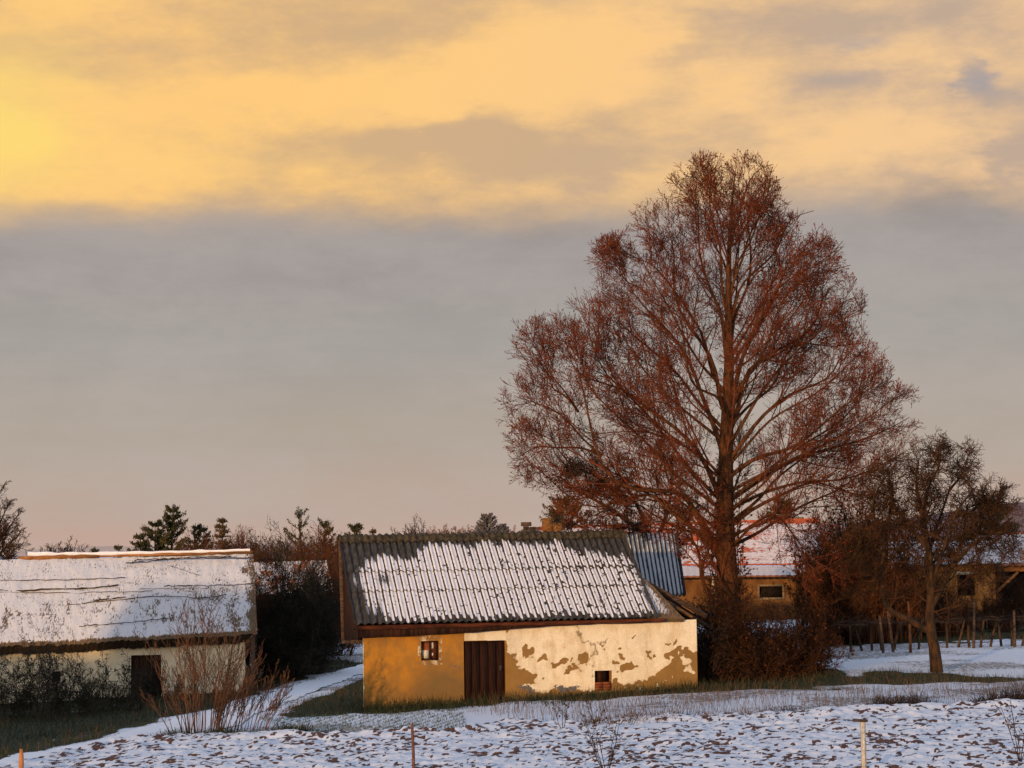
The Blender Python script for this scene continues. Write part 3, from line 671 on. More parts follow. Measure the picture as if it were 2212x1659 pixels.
dd = [F2.box(bd0[0] + (bd1[0] - bd0[0]) * i / 6 + .006, bd0[0] + (bd1[0] - bd0[0]) * (i + 1) / 6 - .006, .10 + .01 * (i % 2), .15, -.5, bd1[1] - .02) for i in range(6)]
mk('door', *join(dd), M['dark_wood'], barn)
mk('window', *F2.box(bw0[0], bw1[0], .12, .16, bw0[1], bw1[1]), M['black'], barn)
mk('corner_post', *beam(F2.w(L0 + .22, -.25, -.4), F2.w(L0 + .24, -.25, bz(L0) - .05), .13, .13), M['old_wood'], barn)

# ------------------------------------------------------------------ buildings behind
def slope_house(e0, e1, r1, r0, thick=.1): pass
def q4(F, u, v, y): x, z = F.pt(u, v, y); return F.w(x, y, z)

# blue grey metal shed behind the cottage
sb = P(1355, 1300, 70.5); sb[2] = TZ(sb[0], sb[1]); F3 = Frame(sb, math.radians(16))
shed = thing('metal_shed', 'corrugated metal shed with blue snowy roof right behind the cottage', 'shed', sb)
c = [q4(F3, 1350, 1292, 0), q4(F3, 1482, 1286, 0), q4(F3, 1462, 1150, 2.4), q4(F3, 1322, 1152, 2.4)]
V, S, T, n = slope(*c, 151, 30, lambda S, T: .04 * np.cos(S * 15 * 2 * math.pi))
if n[2] < 0: n = -n
cor = np.cos(S * 15 * 2 * math.pi + .8)
sn = np.clip(.92 - .75 * sstep(.1, .9, cor) - .25 * sstep(.5, .7, fbm(S * 9, T * 9, 3, 4)), 0, 1) * sstep(0, .05, T) * sstep(1., .93, S)
Vb, Fb = slab_edges(V, n, .02); W, Fw = join([(V.reshape(-1, 3), grid_faces(151, 30)), (Vb, Fb)])
mk('roof', W, Fw, M['metal_roof'], shed, True, {'snow': np.r_[sn.ravel(), np.zeros(len(Vb))]})
zx = F3.pt(1482, 1286, 0)[0]; zz = F3.pt(1420, 1290, 0)[1]; z2 = F3.pt(1400, 1154, 2.4)[1]
mk('wall', *join([F3.box(.1, zx - .1, .15, 2.3, -.4, zz - .08), F3.box(-.35, zx - .45, 2.31, 2.4, zz - .1, z2 - .1)]), M['grey_board'], shed)

def tile_roof(parent, c, rows, pitch, matk, snowfn, nm='roof', thick=.08, wav=.018, rowk=.22):
    nx = int(np.linalg.norm(A(c[1]) - A(c[0])) / .09) + 2; ny = rows * 5 + 1
    nw = np.linalg.norm(A(c[1]) - A(c[0])) / pitch
    V, S, T, n = slope(*c, nx, ny, lambda S, T: wav * np.cos(S * nw * 2 * math.pi) + .03 * (1 - (T * rows) % 1.0))
    if n[2] < 0: n = -n
    Vb, Fb = slab_edges(V, n, thick); W, Fw = join([(V.reshape(-1, 3), grid_faces(nx, ny)), (Vb, Fb)])
    s = snowfn(S, T) - rowk * sstep(.75, .95, (T * rows) % 1.0) * (fbm(S * nw * .5, T * rows, 2, 5) > .35)
    return mk(nm, W, Fw, M[matk], parent, False, {'snow': np.r_[np.clip(s, 0, 1).ravel(), np.zeros(len(Vb))]})

# long house with red tiles behind the lime tree
hb = P(1150, 1330, 96); hb[2] = TZ(hb[0], hb[1]); F4 = Frame(hb, math.radians(3))
hs = thing('farmhouse', 'long farmhouse with snowy red tiled roof behind the tall tree', 'house', hb)
tile_roof(hs, [q4(F4, 1140, 1222, -.1), q4(F4, 1776, 1218, -.1), q4(F4, 1768, 1120, 3.2), q4(F4, 1140, 1140, 3.2)], 17, .28, 'red_tile', lambda S, T: .72 - 1.0 * sstep(.88, .98, T + .18 * (fbm(S * 16, T * 3, 3, 4) - .5)) - .5 * sstep(.5, .72, fbm(S * 30, T * 10, 3, 41)) * sstep(.95, .6, S))
tile_roof(hs, [q4(F4, 1140, 1248, -1.3), q4(F4, 1790, 1243, -1.3), q4(F4, 1782, 1224, -.15), q4(F4, 1140, 1228, -.15)], 5, .28, 'far_tile', lambda S, T: .75 + 0 * S, 'porch_roof')
hx1 = F4.pt(1772, 1260)[0]; hz = F4.pt(1700, 1236)[1]
wo0 = F4.pt(1641, 1291); wo1 = F4.pt(1690, 1266)
V, Fs, xl, zll, ex_ = wall_with_openings(F4, 0, hx1, lambda x: hz + 0 * np.asarray(x), [(wo0[0], wo1[0], wo0[1], wo1[1])], .25, depth=.2, seed=5)
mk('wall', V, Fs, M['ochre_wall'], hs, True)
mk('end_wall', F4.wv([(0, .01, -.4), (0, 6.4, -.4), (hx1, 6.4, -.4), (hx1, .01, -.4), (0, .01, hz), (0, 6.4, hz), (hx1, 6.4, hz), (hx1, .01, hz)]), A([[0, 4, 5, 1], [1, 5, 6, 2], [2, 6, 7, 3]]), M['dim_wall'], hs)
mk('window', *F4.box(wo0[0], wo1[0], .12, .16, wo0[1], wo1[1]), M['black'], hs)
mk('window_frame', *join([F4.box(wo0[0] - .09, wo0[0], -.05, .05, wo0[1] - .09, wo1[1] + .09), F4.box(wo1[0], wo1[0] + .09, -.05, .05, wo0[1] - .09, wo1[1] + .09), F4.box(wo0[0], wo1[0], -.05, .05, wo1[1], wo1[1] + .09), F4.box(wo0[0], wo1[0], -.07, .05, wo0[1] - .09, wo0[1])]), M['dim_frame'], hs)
mk('porch_post', *beam(q4(F4, 1774, 1300, -1.2), q4(F4, 1774, 1246, -1.2), .09, .09), M['surround'], hs)
mk('porch_post', *beam(q4(F4, 1540, 1310, -1.2), q4(F4, 1540, 1248, -1.2), .09, .09), M['surround'], hs)
bw = lambda u0, u1, v0, v1, y0, y1: F4.box(F4.pt(u0, v0, y0)[0], F4.pt(u1, v0, y0)[0], y0, y1, F4.pt(u0, v1, y0)[1], F4.pt(u0, v0, y0)[1])
ch = mk('chimney', *join([bw(1172, 1194, 1119, 1165, 2.6, 3.1), bw(1194.6, 1214, 1130, 1165, 2.62, 3.08)]), M['old_brick'], hs)
ch2 = mk('chimney', *join([bw(1128, 1162, 1146, 1165, 2.4, 2.9), bw(1131, 1140, 1137, 1145.6, 2.45, 2.85), bw(1146, 1157, 1138, 1145.6, 2.45, 2.85)]), M['moss_ridge'], hs)
mk('cap', *join([bw(1127, 1148, 1128, 1136.5, 2.3, 3.0)]), M['old_wood'], ch2)

# ochre house on the right
ob = P(1990, 1340, 92); ob[2] = TZ(ob[0], ob[1]); F5 = Frame(ob, math.radians(4))
oh = thing('ochre_house', 'ochre house at right edge with low snowy roof and dark open shed', 'house', ob)
tile_roof(oh, [q4(F5, 1960, 1222, -.2), q4(F5, 2205, 1217, -.2), q4(F5, 2198, 1184, 2.2), q4(F5, 1966, 1176, 2.2)], 8, .3, 'far_tile', lambda S, T: .82 + 0 * S)
ox0 = F5.pt(1950, 1250)[0]; ox1 = F5.pt(2150, 1250)[0]; oz = F5.pt(2080, 1222)[1]
wa = F5.pt(2069, 1287); wb = F5.pt(2106, 1241)
V, Fs, xl, zll, ex_ = wall_with_openings(F5, ox0, ox1, lambda x: oz + 0 * np.asarray(x), [(wa[0], wb[0], wa[1], wb[1])], .25, depth=.2, seed=6)
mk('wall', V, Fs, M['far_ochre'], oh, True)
mk('window', *F5.box(wa[0], wb[0], .12, .16, wa[1], wb[1]), M['door_wood'], oh)
mk('window_lintel', *F5.box(wa[0] - .05, wb[0] + .05, -.05, .05, wb[1], wb[1] + .12), M['surround'], oh)
mk('chimney', *F5.box(F5.pt(2048, 1190, .6)[0], F5.pt(2063, 1190, .6)[0], .6, 1.0, F5.pt(2050, 1216, .6)[1], F5.pt(2050, 1182, .6)[1]), M['moss_ridge'], oh)
mk('chimney', *F5.box(F5.pt(1996, 1180, 2.)[0], F5.pt(2004, 1180, 2.)[0], 2., 2.4, F5.pt(2000, 1180, 2.)[1], F5.pt(2000, 1158, 2.)[1]), M['warm_wood'], oh)
os1 = F5.pt(2300, 1250)[0]
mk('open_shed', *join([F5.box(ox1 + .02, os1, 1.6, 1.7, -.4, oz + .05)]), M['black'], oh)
mk('shed_beam', *join([F5.box(ox1 + .02, os1, -.02, .12, oz - .28, oz - .08), beam(F5.w(ox1 + .1, .05, oz - 1.1), F5.w(ox1 + 1.0, .05, oz - .3), .1, .1), F5.box(os1 - .15, os1, -.02, .12, -.4, oz - .3)]), M['warm_wood'], oh)
tile_roof(oh, [q4(F5, 2150, 1222, -.3), q4(F5, 2300, 1218, -.3), q4(F5, 2300, 1188, 1.8), q4(F5, 2206, 1190, 1.8)], 7, .3, 'far_tile', lambda S, T: .45 + 0 * S, 'shed_roof')
# farther roof behind it
rb = P(2080, 1250, 112); rb[2] = TZ(rb[0], rb[1]); F6 = Frame(rb, math.radians(2))
fh = thing('far_house', 'far house whose reddish snow dusted roof rises behind the ochre house', 'house', rb)
tile_roof(fh, [q4(F6, 2085, 1195, 0), q4(F6, 2330, 1190, 0), q4(F6, 2330, 1147, 3.5), q4(F6, 2118, 1154, 3.5)], 9, .35, 'red_tile', lambda S, T: .80 - .9 * sstep(.88, .98, T))
mk('wall', *F6.box(.2, 6.2, .4, 6, -.4, F6.pt(2100, 1193, 0)[1] - .1), M['dim_wall'], fh)
# small snowy hut between
kb = P(1845, 1320, 86); kb[2] = TZ(kb[0], kb[1]); F7 = Frame(kb, math.radians(5))
ht = thing('garden_hut', 'tiny dark garden hut with snowy flat roof behind the vines', 'hut', kb)
tile_roof(ht, [q4(F7, 1842, 1265, -.1), q4(F7, 1914, 1263, -.1), q4(F7, 1908, 1249, 1.2), q4(F7, 1848, 1252, 1.2)], 4, .3, 'far_tile', lambda S, T: .8 + 0 * S)
mk('wall', *F7.box(.05, F7.pt(1908, 1270)[0], 0, 1.2, -.3, F7.pt(1880, 1268)[1]), M['dark_wood'], ht)
mk('post', *beam(q4(F7, 1884, 1304, -.15), q4(F7, 1884, 1268, -.15), .08, .08), M['surround'], ht)
# low shed left of the cottage, snowy roof behind the dark bush
lb = P(560, 1300, 88); lb[2] = TZ(lb[0], lb[1]); F8 = Frame(lb, math.radians(5))
ls = thing('snowy_shed', 'low shed with plain snowy roof showing behind the dark bush', 'shed', lb)
tile_roof(ls, [q4(F8, 545, 1285, 0), q4(F8, 722, 1280, 0), q4(F8, 705, 1212, 2.6), q4(F8, 540, 1216, 2.6)], 8, .3, 'far_tile', lambda S, T: .62 - .4 * sstep(.5, .7, fbm(S * 12, T * 6, 3, 6)))
mk('wall', *F8.box(0, F8.pt(715, 1290)[0], .1, 2.5, -.3, F8.pt(600, 1285)[1] - .06), M['dark_wood'], ls)
# grey board fence by the cottage
fb = P(690, 1392, 92); fb[2] = P(690, 1390, 92)[2]
fpan = thing('board_fence', 'grey upright board fence panel at left of cottage gable', 'fence', fb)
pk = []
for i in range(12):
    a = P(690 + i * 4.4, 1388, 92 + .05 * (i % 2)); b = P(690 + i * 4.4, 1322 + 4 * rng.random(), 92 + .05 * (i % 2)); pk.append(beam(a, b, .075, .02, (0, 1, 0)))
mk('boards', *join(pk), M['grey_board'], fpan)
mk('rail', *join([beam(P(688, 1338, 92.2), P(745, 1337, 92.2), .04, .1), beam(P(688, 1376, 92.2), P(745, 1375, 92.2), .04, .1)]), M['old_wood'], fpan)
# red tub by the bush
tb = G(597, 1458)
zz = np.linspace(0, .42, 6); rr = A([.36, .38, .40, .41, .42, .44])
q = np.stack([tb + A([0, 0, z]) for z in zz])
tv, tf = tubes(q[None], rr[None], 18)
mk_t = mk('red_tub', tv, [tf, np.arange(18)[None] + 36], M['red_tub']); tag(mk_t, 'dull red tub standing in shade under the dark bush', 'tub')

# unseen house added on the sun side, outside the frame: its roofs throw the shade that lies over the barn wall
SDX, SDY = -.42, -.907; _n = math.hypot(SDX, SDY); SDX /= _n; SDY /= _n
EX, EY = -SDY, SDX                       # across the light, to the right as seen along it
def LS(p, back, z): return A([EX * p + SDX * back, EY * p + SDY * back, z])
def along(x, y): return x * SDX + y * SDY
K5 = math.tan(math.radians(5.0))
bx_ = along(-10, 69) + 72
def gabled(name_parent, p0, p1, zr_, ze_, b0, b1, nm):
    bm_ = (b0 + b1) / 2
    V = [LS(p, b, z) for p in (p0, p1) for b, z in ((b0, -1), (b0, ze_), (bm_, zr_), (b1, ze_), (b1, -1))]
    mk(nm + 'wall', A(V), [A([[0, 1, 6, 5], [4, 9, 8, 3]]), A([[0, 4, 3, 2, 1], [5, 6, 7, 8, 9]])], M['barn_plaster'], name_parent)
    o_ = .35
    R_ = [LS(p, b, z) for p in (p0 - o_, p1 + o_) for b, z in ((b0 - .4, ze_ - .18), (bm_, zr_ + .12), (b1 + .4, ze_ - .18))]
    mk(nm + 'roof', A(R_), A([[0, 1, 4, 3], [1, 2, 5, 4]]), M['thatch'], name_parent, False, {'snow': np.full(6, .8)})
pa = lambda x, y: x * EX + y * EY
nh = thing('unseen_house', 'unseen two storey house added on the left to shade the barn', 'house', LS(-40, bx_, -.5))
p_a = pa(-11.4, 70.5)
gabled(nh, p_a, p_a + 5.6, 3.25 + K5 * 72, 3.25 + K5 * 72 - 2.6, bx_ - 3, bx_ + 3, '')
gabled(nh, p_a - 20, p_a - .05, 1.0 + K5 * 72, 1.0 + K5 * 72 - 2.2, bx_ - 2.5, bx_ + 2.5, 'wing_')
# ------------------------------------------------------------------ trees and shrubs
def plant(name, label, cat, base, limbs, levels, m_trunk, m_twig, m_leaf=None, nleaf=0, leafsize=.06, k0=10, trunk_levels=1, group=None, sides=(7, 4, 3), env=None, aspect=1.0, ltip=.3):
    t = thing(name, label, cat, base, group)
    lv = grow(limbs, levels, k0, env)
    tp = [tubes(p, r, sides[0] if i == 0 else 5) for i, (p, r) in enumerate(lv[:trunk_levels])]
    mk('trunk' if 'tree' in name or name == 'linden' else 'stems', *join(tp), m_trunk, t, True)
    tw = [tubes(p, r, sides[1] if i == 0 else sides[2]) for i, (p, r) in enumerate(lv[trunk_levels:])]
    if tw: mk('crown' if 'tree' in name or name == 'linden' else 'twigs', *join(tw), m_twig, t)
    if m_leaf and nleaf: mk('leaves', *leaf_quads(pts_on(lv[-1][0], nleaf, ltip), leafsize, aspect), m_leaf, t)
    return t, lv

# --- the tall tree
TY = 67.5
tb = P(1574, 1478, TY); tb[2] = TZ(tb[0], tb[1])
def TP(u, v, dy=0.0): return P(u, v, TY + dy)
trunk = [tb - A([0, 0, .2]), TP(1572, 1300), TP(1566, 1120), TP(1570, 960), TP(1576, 800), TP(1574, 640), TP(1578, 480), TP(1590, 330)]
limbs = [(trunk, .47, .02)]
def limb(pts, r0, dys=None):
    n_ = len(pts); dys = dys if dys is not None else np.linspace(0, rng.uniform(-1.8, 1.8), n_)
    limbs.append(([TP(u, v, d) for (u, v), d in zip(pts, dys)], r0, .018))
for pts, r in [
    ([(1556, 1210), (1480, 1100), (1390, 1040), (1300, 985), (1240, 870), (1205, 740)], .17),
    ([(1300, 985), (1220, 960), (1150, 965), (1110, 985)], .07),
    ([(1250, 890), (1195, 830), (1150, 770)], .06),
    ([(1558, 1080), (1500, 960), (1400, 870), (1310, 790), (1250, 690)], .14),
    ([(1400, 870), (1330, 840), (1250, 800), (1190, 720)], .07),
    ([(1562, 980), (1520, 850), (1440, 720), (1370, 620), (1330, 545)], .14),
    ([(1568, 900), (1510, 740), (1450, 580), (1415, 460)], .13),
    ([(1570, 780), (1540, 620), (1500, 480), (1490, 370)], .11),
    ([(1574, 700), (1555, 540), (1545, 420), (1540, 350)], .09),
    ([(1578, 760), (1605, 600), (1625, 460), (1640, 360)], .10),
    ([(1576, 640), (1610, 520), (1660, 430), (1685, 370)], .08),
    ([(1578, 860), (1640, 700), (1720, 560), (1780, 480)], .13),
    ([(1576, 930), (1650, 780), (1760, 680), (1850, 590)], .13),
    ([(1578, 990), (1680, 860), (1790, 790), (1865, 690)], .12),
    ([(1650, 780), (1740, 740), (1830, 745), (1880, 740)], .06),
    ([(1576, 1030), (1680, 960), (1800, 900), (1920, 790)], .12),
    ([(1578, 1080), (1700, 1000), (1850, 950), (1990, 890)], .12),
    ([(1576, 1100), (1720, 1040), (1860, 1030), (1980, 960)], .10),
    ([(1576, 1140), (1690, 1060), (1800, 1045), (1900, 1060), (1960, 1040)], .11),
    ([(1560, 1150), (1460, 1080), (1350, 1060), (1220, 1070)], .08),
    ([(1556, 1190), (1500, 1110), (1430, 1090), (1340, 1110), (1280, 1150)], .09),
    ([(1580, 1160), (1650, 1120), (1720, 1150), (1790, 1240)], .08),
    ([(1568, 1040), (1470, 960), (1360, 930), (1270, 940)], .08),
    ([(1570, 960), (1460, 870), (1370, 770), (1320, 690)], .09)]:
    limb(pts, r)
for pts, r in [([(1577, 900), (1650, 730), (1745, 600), (1840, 550)], .10), ([(1576, 960), (1680, 800), (1800, 690), (1880, 650)], .10), ([(1576, 700), (1640, 560), (1720, 470), (1775, 440)], .08),
    ([(1570, 860), (1480, 690), (1400, 560), (1322, 520)], .09), ([(1566, 930), (1440, 790), (1340, 690), (1275, 630)], .09), ([(1576, 560), (1600, 440), (1640, 370), (1672, 342)], .05), ([(1574, 560), (1540, 450), (1500, 380), (1472, 370)], .05),
    ([(1580, 1060), (1760, 960), (1900, 880), (1975, 830)], .09), ([(1556, 1190), (1420, 1090), (1280, 1060), (1110, 1005)], .10), ([(1300, 985), (1200, 900), (1110, 850)], .06), ([(1577, 800), (1660, 650), (1760, 560), (1830, 500)], .08), ([(1578, 1000), (1700, 880), (1820, 800), (1890, 740)], .08), ([(1250, 890), (1190, 800), (1130, 690)], .05), ([(1400, 640), (1340, 590), (1300, 560)], .04)]:
    limb(pts, r)
# low leaning secondary stems beside the trunk
limbs.append(([TP(1560, 1330, .5), TP(1520, 1260, .4), TP(1490, 1170, .2), TP(1440, 1110, 0)], .16, .05))
limbs.append(([TP(1585, 1300, -.4), TP(1550, 1230, -.5), TP(1520, 1150, -.5)], .12, .04))
envv = [320, 350, 400, 450, 500, 530, 600, 650, 700, 750, 800, 850, 900, 950, 1000, 1050, 1090]
envl = [1560, 1490, 1452, 1405, 1380, 1318, 1300, 1285, 1135, 1118, 1118, 1112, 1100, 1098, 1105, 1120, 1190]
envr = [1618, 1672, 1698, 1715, 1792, 1812, 1858, 1872, 1868, 1880, 1925, 1970, 2008, 2000, 1945, 1910, 1880]
def crown_env(Q):
    v = 1172 - (Q[:, 2] - CAMZ) / TY * FPX + 6; du = (Q[:, 0] - tb[0]) / TY * FPX; cx = 1577
    l_ = cx - np.interp(v, envv, envl); r_ = np.interp(v, envv, envr) - cx
    dr_ = np.minimum((l_ + r_) / 2 * .85, 300)
    dv = (Q[:, 1] - tb[1]) / TY * FPX
    lim = np.where(du < 0, l_, r_) * (1.07 + .18 * (fbm(Q[:, 2] * 1.1 + Q[:, 1] * .4, Q[:, 0] * .5 + Q[:, 1] * .5, 3, 71) - .5))
    return ((du / np.maximum(lim, 8)) ** 2 + (dv / np.maximum(dr_, 8)) ** 2 < 1.0) & (v > 318)
NA = 24
def pull(pts_):                    # limb ends stay inside the crown so that twigs can close it
    q_ = A(pts_, float); e_ = q_[-1].copy(); d_ = q_[-1] - q_[0]; q_ += d_ * -.06 * (np.linspace(0, 1, len(q_)) ** 2)[:, None]; return q_
limbs = [limbs[0]] + [(pull(p_), r_ * .68, .010) for p_, r_, _e in limbs[1:]]
limbs[0][0][-1] = TP(1588, 372); limbs[0] = (limbs[0][0], .47, .015)
for i in range(NA):
    tv = 365 + (1075 - 365) * ((i + rng.random()) / NA) ** .85; ph = i * 2.39996 + rng.uniform(-.3, .3); co, si = math.cos(ph), math.sin(ph)
    cx = np.interp(tv, [320, 1500], [1588, 1574])
    lr = (np.interp(tv, envv, envr) - cx) if co > 0 else (cx - np.interp(tv, envv, envl))
    dr = min((np.interp(tv, envv, envr) - np.interp(tv, envv, envl)) / 2, 330) / 67.0 * .85
    fr_ = rng.uniform(.66, .88)
    du = co * lr * fr_; dy = si * dr * fr_
    reach = abs(co) * lr * fr_ + abs(si) * dr * fr_ * 67 * .5
    asc = reach * np.interp(tv, [350, 700, 1000], [1.6, 1.0, .5]) + 30
    ov = min(tv + asc, 1180)
    cxo = np.interp(ov, [320, 1500], [1588, 1574])
    pts = [(cxo, ov, 0), (cxo + du * .40, ov + (tv - ov) * .34 , dy * .40), (cxo + du * .78, ov + (tv - ov) * .68, dy * .78), (cx + du, tv, dy)]
    limbs.append(([TP(a, b, d) for a, b, d in pts], float(np.interp(reach, [50, 400], [.04, .075])), .010))
lin, lv = plant('linden', 'tall bare reddish lime tree with spreading pyramid crown behind the cottage', 'tree', tb, limbs, [
    dict(n=14, t0=.30, t1=1, ang=(24, 58), len=(.20, .36), k=8, wob=.09, trop=.06, rf=.5, rcap=.036, up=.10, min=.9, taper=.45, rmin=.008),
    dict(n=11, t0=.25, t1=1, ang=(24, 62), len=(.28, .50), k=6, wob=.11, trop=.05, rf=.5, rcap=.015, up=.08, min=.5, taper=.45, rmin=.0055),
    dict(n=7, t0=.32, t1=1, ang=(22, 60), len=(.38, .66), k=4, wob=.13, trop=.03, rf=.55, rcap=.008, up=.05, min=.24, rmin=.0052, taper=.4)],
    M['linden_bark'], M['linden_twig'], M['linden_leaf'], 36000, .062, k0=14, env=crown_env, aspect=.55, ltip=.55)

# suckers and vines climbing the trunk foot
def shrub(name, label, base, n, w, h, levels, m, cat='shrub', spread=.5, r=.02, group=None, m_leaf=None, nleaf=0, leafsize=.05, lean=(0, 0), k0=8, dep=.6, m_stem=None, wob=.06, curve=.0, vlow=.45, base_r=.25):
    ls_ = []
    for i in range(n):
        a = rng.uniform(0, 2 * math.pi); q = rng.random() ** .6
        b = base + A([math.cos(a) * w * base_r * q, math.sin(a) * w * base_r * q * dep, 0]); b[2] = TZ(b[0], b[1]) - .05
        hh = h * rng.uniform(vlow, 1.0) * (1 - .35 * q * q)
        e = base + A([math.cos(a) * w * .5 * q + lean[0], math.sin(a) * w * .5 * q * dep + lean[1], 0]); e[2] = b[2] + hh
        m1 = b + (e - b) * A([.30 - curve, .30 - curve, .42]) + rng.normal(0, wob * h * .3, 3) * A([1, 1, .3]); m2 = b + (e - b) * A([.66 - curve, .66 - curve, .76]) + rng.normal(0, wob * h * .3, 3) * A([1, 1, .3])
        ls_.append(([b, m1, m2, e], r * rng.uniform(.6, 1.2), r * .3))
    return plant(name, label, cat, base, ls_, levels, m_stem or m, m, m_leaf, nleaf, leafsize, k0, group=group, sides=(5, 3, 3))
DENSE = [dict(n=9, t0=.1, ang=(20, 55), len=(.25, .45), k=5, wob=.14, trop=.06, rcap=.012, up=.1, rmin=.006), dict(n=7, t0=.1, ang=(20, 60), len=(.35, .6), k=4, wob=.16, trop=.04, rcap=.008, rmin=.005)]
TANGLE = [dict(n=12, t0=.08, ang=(25, 75), len=(.25, .5), k=6, wob=.22, trop=.05, rcap=.011, up=.05, rmin=.006), dict(n=8, t0=.1, ang=(25, 75), len=(.3, .6), k=4, wob=.22, trop=.03, rcap=.008, rmin=.005)]
MED = [dict(n=7, t0=.25, ang=(18, 45), len=(.22, .4), k=5, wob=.12, trop=.06, rcap=.012, rmin=.006), dict(n=5, t0=.2, ang=(20, 55), len=(.3, .6), k=4, wob=.14, trop=.04, rcap=.008, rmin=.005)]
def gb_(u, v, dy=0.):
    p = G(u, v); p = p + A([0, dy, 0]); p[2] = TZ(p[0], p[1]); return p

# thicket right of the cottage
for lab, u, v, Yb, n_, w_, h_, mt in [
    ('brown thicket of suckers crowding the foot of the tall tree', 1570, 0, 65.6, 90, 1.7, 3.0, 'thicket_twig'),
    ('dense brown bush just right of the tall tree trunk', 1650, 0, 65.4, 100, 2.2, 2.5, 'thicket_twig'),
    ('lower brown bush, rightmost of the thicket beside the cottage', 1740, 0, 66.2, 90, 2.2, 2.2, 'thicket_twig'),
    ('dark bush squeezed against the right end wall of the cottage', 1532, 0, 65.2, 60, .8, 2.4, 'dark_twig')]:
    b = P(u, 1480, Yb); b[2] = TZ(b[0], b[1])
    shrub('bush', lab, b, int(n_ * .55), w_ * 1.15, h_ * 1.08, TANGLE, M[mt], 'bush', r=.018, m_leaf=M['rust_leaf'], nleaf=2600, leafsize=.06, base_r=.40, wob=.28, vlow=.3)
# ivy like suckers up the trunk
ivy = []
for i in range(70):
    a = rng.uniform(0, 6.28); z0 = rng.uniform(.2, 5.5); rr_ = .5 - .02 * z0
    q = tb + A([math.cos(a) * rr_, math.sin(a) * rr_, z0]); e = q + A([rng.normal(0, .22), rng.normal(0, .2), rng.uniform(.6, 1.8)])
    ivy.append(([q, (q + e) / 2 + rng.normal(0, .06, 3), e], .014, .006))
ti, _ = plant('climber', 'brown climbing shoots clinging to the trunk of the tall tree', 'climber', tb, ivy, [dict(n=8, t0=.1, ang=(30, 80), len=(.2, .45), k=4, wob=.2, trop=.0, rcap=.008, rmin=.005)], M['thicket_twig'], M['thicket_twig'], M['rust_leaf'], 2600, .07, 6)
# rust coloured bush between houses
b = P(1872, 1330, 80); b[2] = TZ(b[0], b[1])
shrub('bush', 'big rust brown bush hiding the gap between the two farmhouses', b, 170, 4.9, 6.0, DENSE, M['rust_twig'], 'bush', r=.03, m_leaf=M['rust_leaf'], nleaf=11000, leafsize=.09, base_r=.4)
b = P(1790, 1330, 82); b[2] = TZ(b[0], b[1])
shrub('bush', 'smaller rust brown bush at the right gable of the red roofed farmhouse', b, 80, 3.0, 5.0, DENSE, M['rust_twig'], 'bush', r=.03, m_leaf=M['rust_leaf'], nleaf=2500, leafsize=.10, base_r=.4)
# dark tree tangled behind the lime tree on its lower left
b = P(1400, 1400, 74); b[2] = TZ(b[0], b[1])
def DP(u, v, d=0): return P(u, v, 74 + d)
dl = [([b, DP(1405, 1250), DP(1400, 1150), DP(1370, 1080), DP(1330, 1010)], .18, .03), ([DP(1402, 1200), DP(1440, 1110), DP(1450, 1020), DP(1420, 960)], .11, .02), ([DP(1400, 1160), DP(1320, 1100), DP(1250, 1060), DP(1210, 1030)], .10, .02), ([DP(1402, 1230), DP(1330, 1170), DP(1260, 1140), DP(1220, 1120)], .09, .02), ([DP(1404, 1220), DP(1470, 1150), DP(1510, 1090)], .08, .02), ([DP(1370, 1080, 0), DP(1310, 1050, 1), DP(1270, 1000, 1)], .07, .02), ([DP(1404, 1240), DP(1360, 1150, -1), DP(1350, 1070, -1.5)], .08, .02)]
plant('dark_tree', 'shorter black twiggy tree behind the lower left of the tall tree', 'tree', b, dl, [
    dict(n=14, t0=.25, ang=(30, 75), len=(.18, .36), k=6, wob=.18, trop=.02, rf=.5, rcap=.03, min=.5), dict(n=9, t0=.1, ang=(30, 75), len=(.35, .6), k=5, wob=.2, trop=.0, rcap=.014, rmin=.007), dict(n=7, t0=.1, ang=(30, 70), len=(.4, .6), k=4, wob=.2, trop=0, rcap=.009, rmin=.006, min=.18)],
    M['dark_bark'], M['dark_twig'], M['dark_twig'], 5000, .055, 12)
# mistletoe ball
mb = P(1240, 1012, 67.0)
ml = [([mb, mb + unit(rng.normal(size=3)) * .18, mb + unit(rng.normal(size=3)) * .36], .012, .006) for i in range(80)]
plant('mistletoe', 'dark round mistletoe clump hanging in the left crown of the tall tree', 'mistletoe', mb, ml, [dict(n=7, t0=.2, ang=(30, 70), len=(.3, .5), k=4, wob=.2, trop=0, rcap=.008, rmin=.006)], M['dark_twig'], M['dark_twig'], M['dark_twig'], 250, .05, 6)

